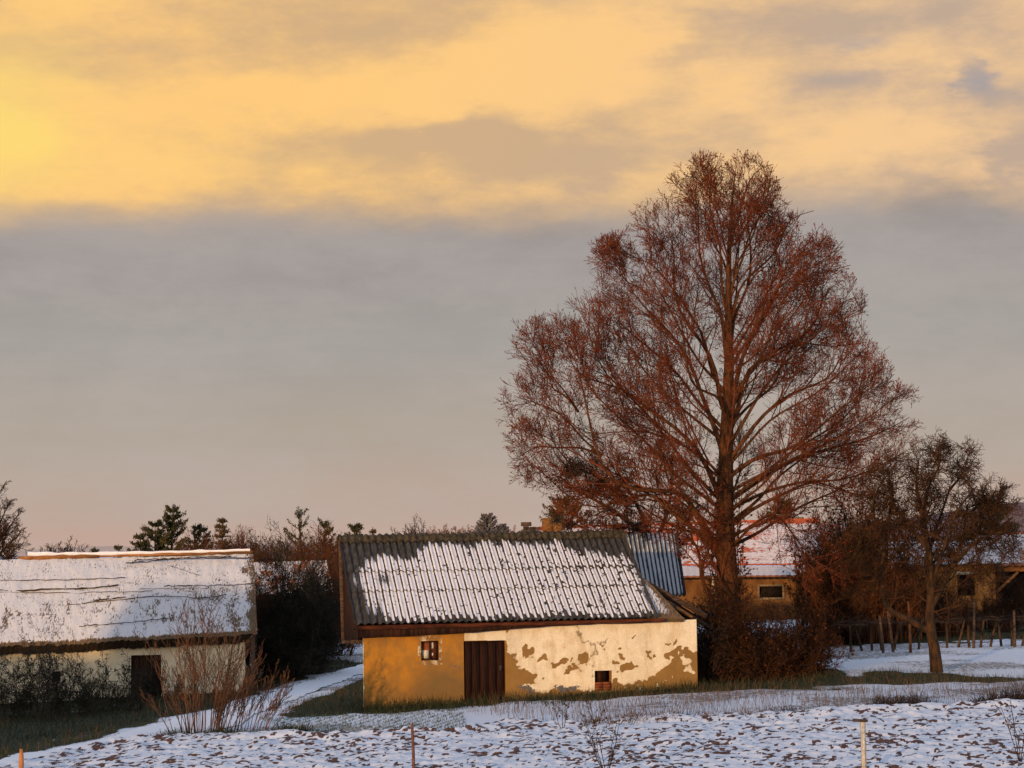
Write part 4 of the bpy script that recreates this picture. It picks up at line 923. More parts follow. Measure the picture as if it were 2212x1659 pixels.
# orchard tree at right
OY = 66.0; b = P(2024, 1456, OY); b[2] = TZ(b[0], b[1])
def OP(u, v, d=0.): return P(u, v, OY + d)
ol = [([b - A([0, 0, .15]), OP(2018, 1400), OP(2008, 1345), OP(2012, 1270), OP(2008, 1190), OP(1996, 1110), OP(2010, 1040)], .215, .03),
      ([OP(2010, 1365), OP(1960, 1338), OP(1918, 1315), OP(1905, 1240), OP(1915, 1150), OP(1930, 1060)], .11, .03),
      ([OP(2012, 1310), OP(2050, 1240), OP(2078, 1170), OP(2090, 1090)], .10, .03), ([OP(2010, 1290), OP(2000, 1215), OP(2020, 1150, 1), OP(2050, 1060, 1.2)], .09, .03),
      ([OP(2008, 1190), OP(1960, 1130), OP(1930, 1090), OP(1925, 1040)], .09, .02), ([OP(1996, 1110), OP(1980, 1050), OP(1985, 990)], .07, .02),
      ([OP(2078, 1170), OP(2120, 1110), OP(2150, 1060)], .08, .02), ([OP(2085, 1120), OP(2125, 1085), OP(2175, 1085)], .06, .015), ([OP(2060, 1220), OP(2110, 1170), OP(2160, 1150), OP(2200, 1160)], .08, .02),
      ([OP(2010, 1040), OP(2030, 1000), OP(2025, 965)], .05, .015), ([OP(2050, 1060, 1.2), OP(2080, 1020, 1), OP(2090, 990, 1)], .05, .015), ([OP(1915, 1150), OP(1885, 1110), OP(1900, 1050), OP(1930, 1010)], .06, .015),
      ([OP(2012, 1270), OP(2040, 1180, -1), OP(2070, 1100, -1.5), OP(2110, 1050, -1.5)], .08, .02), ([OP(2008, 1190), OP(1990, 1110, -1), OP(2010, 1030, -1.4)], .07, .02), ([OP(1912, 1200), OP(1880, 1180), OP(1850, 1200)], .06, .015), ([OP(2078, 1170), OP(2130, 1155, .6), OP(2172, 1205, .8)], .05, .012), ([OP(1915, 1150), OP(1872, 1150, -.5), OP(1838, 1215, -.8)], .05, .012), ([OP(2055, 1235), OP(2110, 1215, -.6), OP(2152, 1265, -.9)], .05, .012), ([OP(1905, 1240), OP(1868, 1230, .5), OP(1846, 1290, .6)], .045, .012)]
plant('orchard_tree', 'gnarled old fruit tree with forked trunk on right side of the field', 'tree', b, ol, [
    dict(n=20, t0=.28, ang=(35, 85), len=(.18, .40), k=7, wob=.24, trop=.05, rf=.5, rcap=.035, min=.5), dict(n=7, t0=.12, ang=(35, 80), len=(.3, .6), k=5, wob=.22, trop=.03, rcap=.016, rmin=.008, min=.3), dict(n=5, t0=.1, ang=(30, 75), len=(.35, .7), k=4, wob=.2, trop=.04, rcap=.009, rmin=.006, min=.2)],
    M['orchard_bark'], M['orchard_twig'], None, 0, .07, 14)

# bare tree cut by the left edge
b = P(-35, 1300, 92); b[2] = TZ(b[0], b[1])
def EP(u, v, d=0.): return P(u, v, 92 + d)
el_ = [([b, EP(-30, 1200), EP(-22, 1120), EP(-10, 1060)], .22, .03)]
for u, v, o in [(20, 1085, 1200), (40, 1110, 1215), (45, 1150, 1230), (35, 1185, 1245), (-5, 1072, 1180), (-70, 1080, 1200), (-100, 1130, 1220), (-50, 1060, 1170), (20, 1130, 1210), (10, 1170, 1240), (25, 1200, 1260)]:
    el_.append(([EP(-32, o), EP(-32 + (u + 32) * .5, o + (v - o) * .5, rng.uniform(-1, 1)), EP(u, v, rng.uniform(-1.5, 1.5))], .07, .015))
plant('bare_tree', 'bare brown tree cut off by left edge of the photo', 'tree', b, el_, [dict(n=10, t0=.2, ang=(25, 60), len=(.2, .4), k=5, wob=.14, trop=.03, rcap=.03, min=.4), dict(n=8, t0=.1, ang=(25, 65), len=(.35, .6), k=4, wob=.16, trop=.02, rcap=.014, rmin=.008, min=.25), dict(n=5, t0=.1, ang=(25, 65), len=(.4, .6), k=3, wob=.16, trop=.02, rcap=.010, rmin=.007)], M['dark_bark'], M['orchard_twig'], None, 0)

# willow shrub in front
b = gb_(430, 1592)
WIL = [dict(n=10, t0=.3, ang=(12, 38), len=(.25, .45), k=6, wob=.09, trop=.05, rcap=.010, rmin=.0055), dict(n=3, t0=.3, ang=(15, 40), len=(.3, .5), k=4, wob=.1, trop=.04, rcap=.007, rmin=.005)]
shrub('willow_shrub', 'tall orange brown willow shrub with bare whips beside the snowy track', b, 46, 3.5, 3.45, WIL, M['willow_twig'], 'shrub', r=.014, base_r=.22, dep=.5, wob=.05)
b = gb_(520, 1578)
shrub('willow_shrub', 'thin low willow shrub leaning right over the snowy track', b, 34, 2.6, 1.9, WIL, M['willow_twig'], 'shrub', r=.011, base_r=.34, lean=(.35, 0), dep=.5)
# dark shrubs along the barn
for i, (u, v, n_, w_, h_, lab) in enumerate([(-20, 1555, 60, 2.2, 2.1, 'dark bare shrub at left edge in front of the barn'), (70, 1552, 60, 2.2, 2.0, 'dark bare shrub hiding the wall left of the small barn window'), (165, 1545, 60, 2.2, 1.9, 'dark bare shrub right of the small barn window'), (250, 1535, 56, 1.8, 1.5, 'low dark shrub by the left jamb of the barn door'), (345, 1515, 44, 1.8, 1.1, 'lowest dark shrub in front of the barn door')]):
    shrub('dark_shrub', lab, gb_(u, v), int(n_ * .36), w_ * 1.15, h_ * 1.22, TANGLE, M['grey_twig'], 'shrub', r=.012, base_r=.4, wob=.25, vlow=.3, group='dark shrubs in front of the barn', m_leaf=M['dark_grass'], nleaf=500, leafsize=.05)
# dark bush between barn and cottage
for lab, u, Yb, n_, w_, h_, mt in [('tall black leafless bush between the barn and the cottage', 600, 73.5, 150, 2.2, 5.0, 'grey_twig'), ('dense black bush nearer the cottage gable, behind the red tub', 668, 75, 120, 1.5, 4.3, 'grey_twig'), ('rust brown bush rising at left behind the cottage gable', 712, 84, 110, 2.2, 4.8, 'rust_twig')]:
    b = P(u, 1470, Yb); b[2] = TZ(b[0], b[1])
    shrub('bush', lab, b, int(n_ * .5), w_ * 1.2, h_ * 1.05, TANGLE, M[mt], 'bush', r=.022, base_r=.34, wob=.2, vlow=.35, m_leaf=M['dark_grass'] if mt == 'grey_twig' else M['rust_leaf'], nleaf=1800, leafsize=.07)
# rust brown scrub behind the barn and shed
for u, Yb, w_, h_, lab in [(575, 106, 2.6, 3.9, 'rust brown scrub bush behind barn ridge end'), (612, 110, 2.6, 3.9, 'rust brown scrub bush second from barn ridge end'), (650, 104, 2.6, 3.9, 'rust brown scrub bush beneath the thin pine'), (688, 100, 2.4, 4.2, 'rust brown scrub bush around the pale sapling'), (722, 98, 2.4, 4.0, 'rust brown scrub bush touching the cottage ridge end'), (552, 112, 2.2, 3.9, 'rust brown scrub bush just over the barn ridge end'), (520, 120, 2.6, 4.3, 'thin reddish scrub bush beside the spruce'), (455, 118, 3, 4.0, 'low brown scrub between the pines behind the barn'), (405, 119, 3, 4.0, 'low brown scrub under the tallest pine')]:
    b = P(u, 1300, Yb); b[2] = TZ(b[0], b[1])
    shrub('scrub_bush', lab, b, 90, w_, h_ * 1.16, DENSE, M['rust_twig'], 'bush', r=.022, base_r=.48, group='scrub bushes behind the barn', vlow=.75, m_leaf=M['rust_leaf'], nleaf=1200, leafsize=.08)
# vineyard background scrub
for u, Yb, w_, h_, lab in [(1800, 79, 2.4, 1.6, 'dark low bush at the left end of the vineyard'), (1985, 84, 3.2, 3.4, 'dark bush behind the fruit tree trunk'), (2045, 82, 2.0, 1.9, 'dark bush just left of the ochre house window'), (2135, 86, 2.6, 1.6, 'dark bush below the ochre house wall'), (2200, 84, 3.0, 2.1, 'dark bush at right edge below the open shed'), (1900, 83, 3.4, 1.9, 'dark bush in front of the garden hut')]:
    b = P(u, 1350, Yb); b[2] = TZ(b[0], b[1])
    shrub('bush', lab, b, 60, w_ * 1.15, h_, TANGLE, M['thicket_twig'], 'bush', r=.018, wob=.25, vlow=.35, base_r=.45, m_leaf=M['rust_leaf'], nleaf=700, leafsize=.06)

# conifers and far trees
def conifer(name, label, u, vtop, Yb, width, lift, needle, whorls=12, per=7, dens=26, up=.25, low=.25, shape=1.0, nl=.22, group='evergreens behind the barn', lean=0, m_tr='dark_bark', rag=.35):
    top = P(u, vtop, Yb); b = A([top[0] - lean, top[1], 0.]); b[2] = TZ(b[0], b[1]); H = top[2] - b[2]
    t = thing(name, label, 'tree', b, group)
    tr = resample([b, b + (top - b) * .5 + A([rng.normal(0, .05), 0, 0]), top], 8)
    mk('trunk', *tubes(tr[None], np.linspace(.022 * H, .02, 8)[None], 6), M[m_tr], t, True)
    S = []; D = []; L = []; width = width * 1.45
    for i in range(whorls):
        f = low + (1 - low) * (i + .3 * rng.random()) / whorls
        for j in range(per):
            a = rng.uniform(0, 6.28); l = width * .5 * ((1 - f) / (1 - low)) ** shape * rng.uniform(1 - rag, 1.15) + .12
            S.append(b + (top - b) * f); D.append([math.cos(a), math.sin(a), up + rng.normal(0, .12)]); L.append(l)
    S = A(S); D = A(D); L = A(L)
    Bp = curve_out(S, D, L, 6, .10, .05)
    Br = np.repeat(np.linspace(.03, .008, 6)[None], len(S), 0)
    n_ = int(dens * 2.0) * len(S); nl = nl * .66
    C = pts_on(Bp, n_, .25); C = C + rng.normal(0, .05, C.shape)
    mk('crown', *join([tubes(Bp, Br, 3), leaf_quads(C, nl, .30, (0, 0, .5))]), M[needle], t)
    return t
conifer('pine_tree', 'broad dark pine, tallest of the clump behind barn roof', 372, 1093, 128, 2.6, 0, 'pine_needle', 13, 8, 34, .55, .2, .55, .26)
conifer('pine_tree', 'rounded dark pine leaning against the tallest pine on its left', 335, 1125, 127, 3.0, 0, 'pine_needle', 11, 8, 32, .5, .2, .6, .26)
conifer('pine_tree', 'lowest pine at the left end of the clump', 303, 1150, 126, 2.2, 0, 'pine_needle', 9, 8, 30, .4, .2, .7, .26)
conifer('pine_tree', 'short thin pine between dark clump and spruce', 422, 1130, 130, 1.9, 0, 'pine_needle', 9, 6, 22, .55, .3, .6, .24)
conifer('pine_tree', 'small pine just left of the spruce', 440, 1134, 131, 1.5, 0, 'pine_needle', 9, 6, 22, .6, .3, .6, .24)
conifer('spruce_tree', 'pointed brownish spruce standing alone above barn ridge', 480, 1117, 125, 2.3, 0, 'spruce_needle', 15, 8, 26, .12, .2, .85, .2)
conifer('pine_tree', 'sparse pine with open whorls above the rust brown scrub', 645, 1104, 122, 2.6, 0, 'pine_needle', 7, 5, 22, .75, .35, .5, .22, rag=.5)
conifer('pine_tree', 'bushy young pine just left of the cottage ridge', 702, 1126, 120, 2.4, 0, 'pine_needle', 8, 6, 26, .7, .3, .55, .22)
conifer('pine_tree', 'round pine top showing over left part of the cottage ridge', 765, 1131, 150, 2.2, 0, 'pine_needle', 10, 8, 30, .5, .3, .55, .26)
conifer('pine_tree', 'tiny pine tip over the cottage ridge', 805, 1138, 155, 1.2, 0, 'spruce_needle', 8, 6, 24, .4, .3, .8, .24)
conifer('spruce_tree', 'tiny dark conifer tip above barn ridge near the low bush', 205, 1180, 135, 1.0, 0, 'pine_needle', 8, 6, 24, .3, .3, .8, .22)
conifer('spruce_tree', 'tiny conifer tip left of the pine clump', 256, 1175, 135, 1.1, 0, 'pine_needle', 8, 6, 24, .3, .3, .8, .22)
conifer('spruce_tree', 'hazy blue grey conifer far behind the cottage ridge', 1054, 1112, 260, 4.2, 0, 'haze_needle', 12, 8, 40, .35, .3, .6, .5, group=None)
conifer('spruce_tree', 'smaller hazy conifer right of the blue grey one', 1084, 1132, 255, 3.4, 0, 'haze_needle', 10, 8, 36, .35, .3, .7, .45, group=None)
conifer('pine_tree', 'dark evergreen behind the tall tree at the left of its crown', 1222, 1078, 140, 4.2, 0, 'spruce_needle', 12, 9, 40, .6, .25, .5, .3, group=None)
conifer('pine_tree', 'dark evergreen above the red farmhouse roof', 1690, 1078, 150, 3.4, 0, 'pine_needle', 11, 8, 34, .45, .3, .6, .3, group=None)
conifer('pine_tree', 'dark evergreen behind the fruit tree at right', 2140, 1090, 118, 3.6, 0, 'pine_needle', 11, 9, 34, .5, .25, .5, .28, group=None)
def far_bush(u, vtop, Yb, w_, mt, lab, name='far_bush', n_=50, leaf=None, grp=None):
    top = P(u, vtop, Yb); b = top.copy(); b[2] = TZ(b[0], b[1])
    shrub(name, lab, b, n_, w_, top[2] - b[2], [dict(n=8, t0=.25, ang=(20, 50), len=(.2, .35), k=4, wob=.12, trop=.04, rcap=.03, rmin=.010 * Yb / 120), dict(n=8, t0=.1, ang=(20, 60), len=(.35, .6), k=3, wob=.14, trop=.03, rcap=.02, rmin=.009 * Yb / 120)], M[mt], 'bush', r=.05, base_r=.5, k0=6, vlow=.7, group=grp)
far_bush(143, 1160, 125, 2.6, 'dark_twig', 'dark bare round bush above barn ridge at left')
far_bush(110, 1176, 130, 2.6, 'dark_twig', 'low dark bush at left of the round one behind barn')
far_bush(180, 1180, 135, 2.2, 'thicket_twig', 'low brown bush between round bush and conifer tip')
far_bush(897, 1120, 160, 2.8, 'thicket_twig', 'brown round tree crown over the middle of the cottage ridge', n_=70)
far_bush(862, 1142, 170, 2.6, 'dark_twig', 'low brown bush left of the round brown crown')
far_bush(525, 1140, 140, 2.4, 'rust_twig', 'pale brown bare sapling right of the spruce', n_=24)
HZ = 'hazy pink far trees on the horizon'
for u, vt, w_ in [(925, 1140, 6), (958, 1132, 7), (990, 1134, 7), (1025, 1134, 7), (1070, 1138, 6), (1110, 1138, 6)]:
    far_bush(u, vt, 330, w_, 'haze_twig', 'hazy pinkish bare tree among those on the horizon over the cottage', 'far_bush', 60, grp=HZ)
# white stemmed sapling
b = P(697, 1240, 100); b[2] = TZ(b[0], b[1])
plant('sapling_tree', 'thin pale stem sapling in the rust brown scrub by the cottage', 'tree', b, [([b, P(697, 1215, 100), P(692, 1160, 100)], .035, .012), ([P(697, 1205, 100), P(680, 1180, 100), P(660, 1168, 100)], .02, .008)], [dict(n=5, t0=.3, ang=(20, 50), len=(.15, .3), k=4, wob=.1, rcap=.008, rmin=.006)], M['surround'], M['surround'])

# hills
hx = np.linspace(-900, 1200, 240)
hzv = np.interp(hx / 1500 * 4680 + 1106, [-400, 0, 900, 1100, 1300, 1900, 2100, 2212, 2600], [2, 3, 7, 8, 9, 14, 22, 27, 30])
hzv = hzv + 2.2 * (fbm(hx * .03, hx * 0, 4, 7) - .4) * 2 + .9 * fbm(hx * .25, hx * 0, 3, 8)
V = np.concatenate([np.stack([hx, np.full_like(hx, 1400.), np.full_like(hx, -3)], -1), np.stack([hx, np.full_like(hx, 1480.), hzv * .8], -1), np.stack([hx, np.full_like(hx, 1560.), hzv], -1), np.stack([hx, np.full_like(hx, 1900.), np.full_like(hx, -3)], -1)])
struct(mk('hills', V, grid_faces(240, 4), M['hazy_hill_wood'], None, True))

# ------------------------------------------------------------------ vineyard
def make_vine(loc, hgt, label, first=None):
    t = thing('grapevine', label, 'vine', loc, 'bare grapevines in a row')
    z = A(loc)
    wob = rng.normal(0, .12, 2)
    st = resample([z, z + A([wob[0], wob[1], hgt * .5]), z + A([wob[0] * 2.5, wob[1], hgt])], 8)
    mk('trunk', *tubes(st[None], np.linspace(.05, .038, 8)[None], 5), M['dark_bark'], t, True)
    tip = st[-1]
    arms = [([tip, tip + A([s * .3, 0, .04]), tip + A([s * .62, 0, rng.normal(0, .05)])], .034, .018) for s in (-1, 1)] + [([st[4], st[4] + A([rng.choice([-1, 1]) * .15, 0, .3]), tip + A([rng.normal(0, .3), 0, .05])], .018, .010)]
    lv_ = grow(arms, [dict(n=9, t0=.1, ang=(30, 90), len=(.35, .7), k=5, wob=.2, trop=.05, rcap=.009, rmin=.006), dict(n=3, t0=.2, ang=(30, 80), len=(.3, .6), k=3, wob=.2, rcap=.006, rmin=.005)], 6)
    mk('canes', *join([tubes(p, r, 4) for p, r in lv_]), M['dark_twig'], t)
    return t
protos = []
VL = 'dark leafless grapevine trained along the wire behind the fruit tree'
vp = [(1838, 1407), (1862, 1406), (1884, 1405), (1905, 1404), (1932, 1403), (1985, 1402), (2046, 1400), (2070, 1399), (2094, 1399), (2118, 1398), (2140, 1397), (2163, 1396), (2186, 1396), (2208, 1395), (2228, 1394)]
for i, (u, v) in enumerate(vp):
    g = gb_(u, v)
    if i < 6: protos.append(make_vine(g, rng.uniform(.85, 1.0), VL))
    else:
        s_ = protos[i % 6]; c_ = s_.copy(); COL.objects.link(c_); c_.location = Vector([float(q) for q in g]); c_.rotation_euler = (0, 0, math.pi * (i % 2))
        for ch_ in list(s_.children):
            d_ = ch_.copy(); COL.objects.link(d_); d_.parent = c_
wl = resample([gb_(u, v) + A([0, 0, .93]) for u, v in (vp[0], vp[5], vp[9], vp[-1])], 40)
wl2 = wl + A([0, 0, -.35])
tag(mk('trellis_wire', *tubes(np.stack([wl, wl2]), np.full((2, 40), .006), 3), M['steel']), 'dark trellis wires carrying the row of grapevines', 'wire')
for (u0, v0_, u1, v1_, mt, lab) in [(1967, 1410, 1962, 1298, 'post_wood', 'tall orange brown vineyard post left of the fruit tree'), (1930, 1408, 1917, 1320, 'old_wood', 'leaning brown vineyard post, second left of the fruit tree'), (1908, 1410, 1900, 1330, 'old_wood', 'thin brown vineyard post farthest left of the fruit tree'), (2103, 1400, 2104, 1300, 'old_wood', 'brown vineyard post right of the fruit tree below the house window'), (2192, 1398, 2190, 1318, 'old_wood', 'brown vineyard post near right edge of the photo')]:
    a = gb_(u0, v0_); e = P(u1, v1_, a[1] + .1); q = resample([a - A([0, 0, .1]), (a + e) / 2 + A([.01, 0, 0]), e], 8)
    tv, tf = tubes(q[None], np.linspace(.055, .042, 8)[None], 7)
    tag(mk('vineyard_post', tv, [tf, np.arange(49, 56)[None]], M[mt], None, True), lab, 'post', 'wooden vineyard posts')

# ------------------------------------------------------------------ foreground posts and weeds
def post_at(u, vtop, Yd):
    t = P(u, vtop, Yd); b = A([t[0], t[1], TZ(t[0], t[1]) - .1]); return b, t
b, t = post_at(891, 1563, 42.5)
q = resample([b, (b + t) / 2 + A([.012, 0, 0]), t + A([-.01, 0, 0])], 10); tv, tf = tubes(q[None], np.linspace(.036, .028, 10)[None], 7)
tag(mk('field_stake', tv, [tf, np.arange(63, 70)[None]], M['rust_stake']), 'thin dark stake in the snowy field in front of the cottage', 'stake')
b, t = post_at(46, 1618, 43)
q = resample([b, (b + t) / 2, t], 10); rr = np.r_[np.full(7, .045), .05, .045, .03]; tv, tf = tubes(q[None], rr[None], 8)
tag(mk('field_stake', tv, [tf, np.arange(72, 80)[None]], M['orange_stake'], None, True), 'short orange wooden stake at lower left corner of the photo', 'stake')
b, t = post_at(1864, 1559, 42.8)
cp = thing('concrete_post', 'slim whitish concrete post with flat dark cap in right foreground field', 'post', b)
mk('shaft', *join([beam(b, t, .09, .08, (0, 1, 0)), beam(b + A([.0, -.05, 0]), t + A([0, -.05, -.05]), .05, .03, (0, 1, 0))]), M['concrete'], cp)
mk('cap', *beam(t + A([-.20, -.02, .03]), t + A([.085, -.02, .022]), .12, .05), M['steel'], cp)
def weed(u, v, Yd, lab, h_, n_=5, grp=None):
    b = P(u, v, Yd); b[2] = FZ(b[0], b[1]) - .05
    ls_ = []
    for i in range(n_):
        a = rng.uniform(0, 6.28); d = A([math.cos(a) * .35, math.sin(a) * .2, 1.]); e = b + d * h_ * rng.uniform(.6, 1)
        ls_.append(([b, b + (e - b) * .5 + rng.normal(0, .03, 3), e], .010, .005))
    plant('weed', lab, 'weed', b, ls_, [dict(n=5, t0=.25, ang=(25, 65), len=(.25, .5), k=5, wob=.15, trop=.04, rcap=.006, rmin=.0045), dict(n=3, t0=.3, ang=(25, 60), len=(.3, .5), k=3, wob=.1, rcap=.005, rmin=.004)], M['dark_twig'], M['dark_twig'], M['rust_leaf'], 26, .05, 6, group=grp)
weed(1310, 1690, 43.5, 'dark dead weed with branched stems in the field below the cottage vent', 1.35, 7)
weed(2205, 1700, 43.2, 'dark dead weed stems at lower right corner of the photo', 1.35, 5)
weed(1216, 1580, 52.5, 'thin dead weed at the edge of the field under the cottage door', .75, 3)
weed(1290, 1570, 52.8, 'thin tall dead weed at the field edge below the cottage vent', 1.0, 3)

# tufts along the field edge
def tuft(u, v, lab, w_, h_, n_=420, mt='dry_grass', dens=1):
    b = gb_(u, v); t = thing('grass_tuft', lab, 'grass tuft', b, 'dry grass tufts along the field edge')
    x = rng.normal(0, w_ / 2.6, n_); y = rng.normal(0, .25, n_); S = np.stack([b[0] + x, b[1] + y, TZ(b[0] + x, b[1] + y)], -1)
    D = np.stack([rng.normal(0, .45, n_), rng.normal(0, .4, n_), np.ones(n_)], -1)
    Lh = h_ * rng.uniform(.3, 1, n_) * np.exp(-(x / w_) ** 2)
    Pt = curve_out(S, D, Lh, 4, .10, -.03); mk('blades', *tubes(Pt, taperR(np.full(n_, .009), 4, .3, .003), 3), M[mt], t)
    return t
for u, v, lab, w_, h_, n_, mt in [
    (1295, 1577, 'long low brown grass tuft at field edge under the cottage vent', 1.0, .42, 520, 'dry_grass'), (1370, 1571, 'brown grass tuft at field edge below right part of the cottage wall', .9, .5, 460, 'dry_grass'), (1440, 1566, 'brown grass tuft at field edge below the cottage right corner', .8, .45, 400, 'dry_grass'), (1530, 1562, 'small brown grass tuft at field edge below the bush thicket', .9, .34, 320, 'dry_grass'), (1610, 1557, 'low grass tuft at field edge below the tall tree', .9, .32, 320, 'dry_grass'), (1700, 1552, 'long low dark grass tuft left of the concrete post', 1.3, .36, 460, 'dark_twig'), (1790, 1548, 'small dark grass tuft directly left of the concrete post', .6, .3, 240, 'dark_twig'), (1915, 1537, 'dark tall grass tuft right of the concrete post', .8, .55, 460, 'dark_twig'), (1975, 1534, 'dark wide grass tuft below the fruit tree', .9, .5, 460, 'dark_twig'), (2140, 1528, 'dark grass tuft near the right edge of the photo', .9, .5, 440, 'dark_twig'), (2200, 1524, 'dark grass tuft cut by the right edge of the photo', .8, .6, 440, 'dark_twig'), (380, 1601, 'dark grass tuft at the foot of the willow shrub', 1.0, .4, 420, 'dark_grass'), (625, 1590, 'dark green grass clump right of the willow shrub', .9, .4, 460, 'dark_grass'), (480, 1596, 'dark grass tuft between the two willow shrubs', 1.0, .4, 400, 'dark_grass')]:
    tuft(u, v, lab, w_, h_, n_, mt)

# ------------------------------------------------------------------ grasses nobody could count
def blades(name, label, cat, polys_, n_, h0, h1, mt, box, r=.006, lean=.35):
    xs_ = rng.uniform(box[0], box[1], n_); ys_ = rng.uniform(box[2], box[3], n_)
    k_ = patchy(xs_, ys_, polys_) > .5; xs_ = xs_[k_]; ys_ = ys_[k_]; m_ = len(xs_)
    cl = fbm(xs_ * 1.2, ys_ * .8, 3, 17)
    S = np.stack([xs_, ys_, TZ2(xs_, ys_) - .01], -1); D = np.stack([rng.normal(0, lean, m_), rng.normal(0, lean, m_), np.ones(m_)], -1)
    Pt = curve_out(S, D, rng.uniform(h0, h1, m_) * (.4 + 1.2 * cl), 3, .15, -.05)
    return stuff(mk(name, *tubes(Pt, taperR(np.full(m_, r), 3, .3, .002), 3), M[mt]), label, cat)
blades('grass', 'short dark winter grass on the bank below barn and around the cottage', 'grass', GRASS, 90000, .05, .20, 'dark_grass', (-17, 20, 46, 82))
BAND = [[(1000, 1538), (1500, 1505), (2260, 1476), (2260, 1526), (1950, 1538), (1450, 1560), (1180, 1570)]]
WFOOT = [[(770, 1545), (785, 1524), (1000, 1514), (1200, 1503), (1510, 1474), (1540, 1490), (1200, 1522), (1000, 1536)]]
blades('wall_weeds', 'ragged weeds growing along the foot of the cottage wall', 'weeds', WFOOT, 9000, .06, .34, 'dark_grass', (-5, 7, 57, 66), .008, .3)
blades('dead_grass', 'pale dead grass blades scattered over the dark bank and yard', 'dead grass', GRASS, 16000, .06, .30, 'dry_grass', (-17, 20, 46, 82), .006, .4)
blades('dry_stalks', 'thin dry weed stalks standing in snow between the field and the trees', 'dry stalks', BAND, 9000, .10, .55, 'dry_grass', (-4, 18, 50, 66), .005, .15)
CROPP = [[(560, 1552), (1000, 1540), (1020, 1590), (640, 1596)]]
n_ = 15000; rowi = rng.integers(0, 30, n_); al = rng.uniform(-8, 8, n_)
# rows run away to the upper right
ang = math.radians(72); cx0, cy0 = G(800, 1570)[:2]
xs_ = cx0 + (rowi - 15) * .30 + al * math.cos(ang) + rng.normal(0, .025, n_); ys_ = cy0 + al * math.sin(ang)
k_ = patchy(xs_, ys_, CROPP, .3) > .5; xs_, ys_ = xs_[k_], ys_[k_]; m_ = len(xs_)
Pt = curve_out(np.stack([xs_, ys_, TZ2(xs_, ys_) - .01], -1), np.stack([rng.normal(0, .5, m_), rng.normal(0, .5, m_), np.ones(m_)], -1), rng.uniform(.04, .12, m_), 3, .1, -.05)
stuff(mk('winter_crop', *tubes(Pt, taperR(np.full(m_, .008), 3, .3, .003), 3), M['crop']), 'rows of young winter crop poking through snow before the cottage', 'crop')

# ------------------------------------------------------------------ light and sky
SUN_EL = math.radians(5.0); sd = A([-.42, -.907, 0]); sd /= np.linalg.norm(sd)
sdir = A([sd[0] * math.cos(SUN_EL), sd[1] * math.cos(SUN_EL), math.sin(SUN_EL)])
sun = bpy.data.lights.new('sun', 'SUN'); sun.energy = 3.5; sun.angle = math.radians(.6); sun.color = (1, .60, .275)
so = bpy.data.objects.new('sun', sun); COL.objects.link(so)
so.rotation_euler = Vector([float(-q) for q in sdir]).to_track_quat('-Z', 'Y').to_euler()

W = bpy.data.worlds.new('World'); SC.world = W; W.use_nodes = True; nt = W.node_tree
bg = nt.nodes['Background']; outn = nt.nodes['World Output']
sky = N(nt, 'ShaderNodeTexSky', sky_type='NISHITA', sun_disc=False, sun_elevation=SUN_EL, sun_rotation=math.atan2(sd[0], sd[1]))
nt.links.new(sky.outputs[0], bg.inputs['Color']); bg.inputs['Strength'].default_value = .12
co = N(nt, 'ShaderNodeTexCoord').outputs['Generated']
sep = N(nt, 'ShaderNodeSeparateXYZ'); nt.links.new(co, sep.inputs[0])
az = math_(nt, 'ARCTAN2', sep.outputs[0], sep.outputs[1]); el = math_(nt, 'ARCSINE', sep.outputs[2])
comb = N(nt, 'ShaderNodeCombineXYZ'); nt.links.new(az, comb.inputs[0]); nt.links.new(math_(nt, 'MULTIPLY', el, 2.6), comb.inputs[1])
def sn_(scale, det, seed, rough=.55):
    t = N(nt, 'ShaderNodeTexNoise', noise_dimensions='4D'); t.inputs['Scale'].default_value = scale; t.inputs['Detail'].default_value = det; t.inputs['Roughness'].default_value = rough; t.inputs['W'].default_value = seed
    nt.links.new(comb.outputs[0], t.inputs['Vector']); return t.outputs['Fac']
na, nb_, nc, nd = sn_(9, 5, 1.3), sn_(9, 5, 7.7), sn_(16, 6, 3.1, .6), sn_(4, 4, 11.2)
c5 = lambda n_, k_: math_(nt, 'MULTIPLY', math_(nt, 'SUBTRACT', n_, .5), k_)
azw = math_(nt, 'ADD', az, c5(math_(nt, 'ADD', math_(nt, 'MULTIPLY', na, .65), math_(nt, 'MULTIPLY', sn_(26, 5, 15.5, .6), .35)), .15)); elw = math_(nt, 'ADD', el, c5(math_(nt, 'ADD', math_(nt, 'MULTIPLY', nb_, .65), math_(nt, 'MULTIPLY', sn_(26, 5, 25.5, .6), .35)), .05))
def AE(u, v):
    d = ray(u, v); d = d / np.linalg.norm(d); return math.atan2(d[0], d[1]), math.asin(d[2])
def blob(u, v, ru, rv):
    a, e = AE(u, v); x = math_(nt, 'MULTIPLY', math_(nt, 'SUBTRACT', azw, a), FPX / ru); y = math_(nt, 'MULTIPLY', math_(nt, 'SUBTRACT', elw, e), FPX / rv)
    r2 = math_(nt, 'ADD', math_(nt, 'MULTIPLY', x, x), math_(nt, 'MULTIPLY', y, y))
    return math_(nt, 'POWER', 2.718, math_(nt, 'MULTIPLY', r2, -1.0))
def acc(lst):
    s = None
    for (u, v, ru, rv, k_) in lst:
        t = math_(nt, 'MULTIPLY', blob(u, v, ru, rv), k_); s = t if s is None else math_(nt, 'ADD', s, t)
    return s
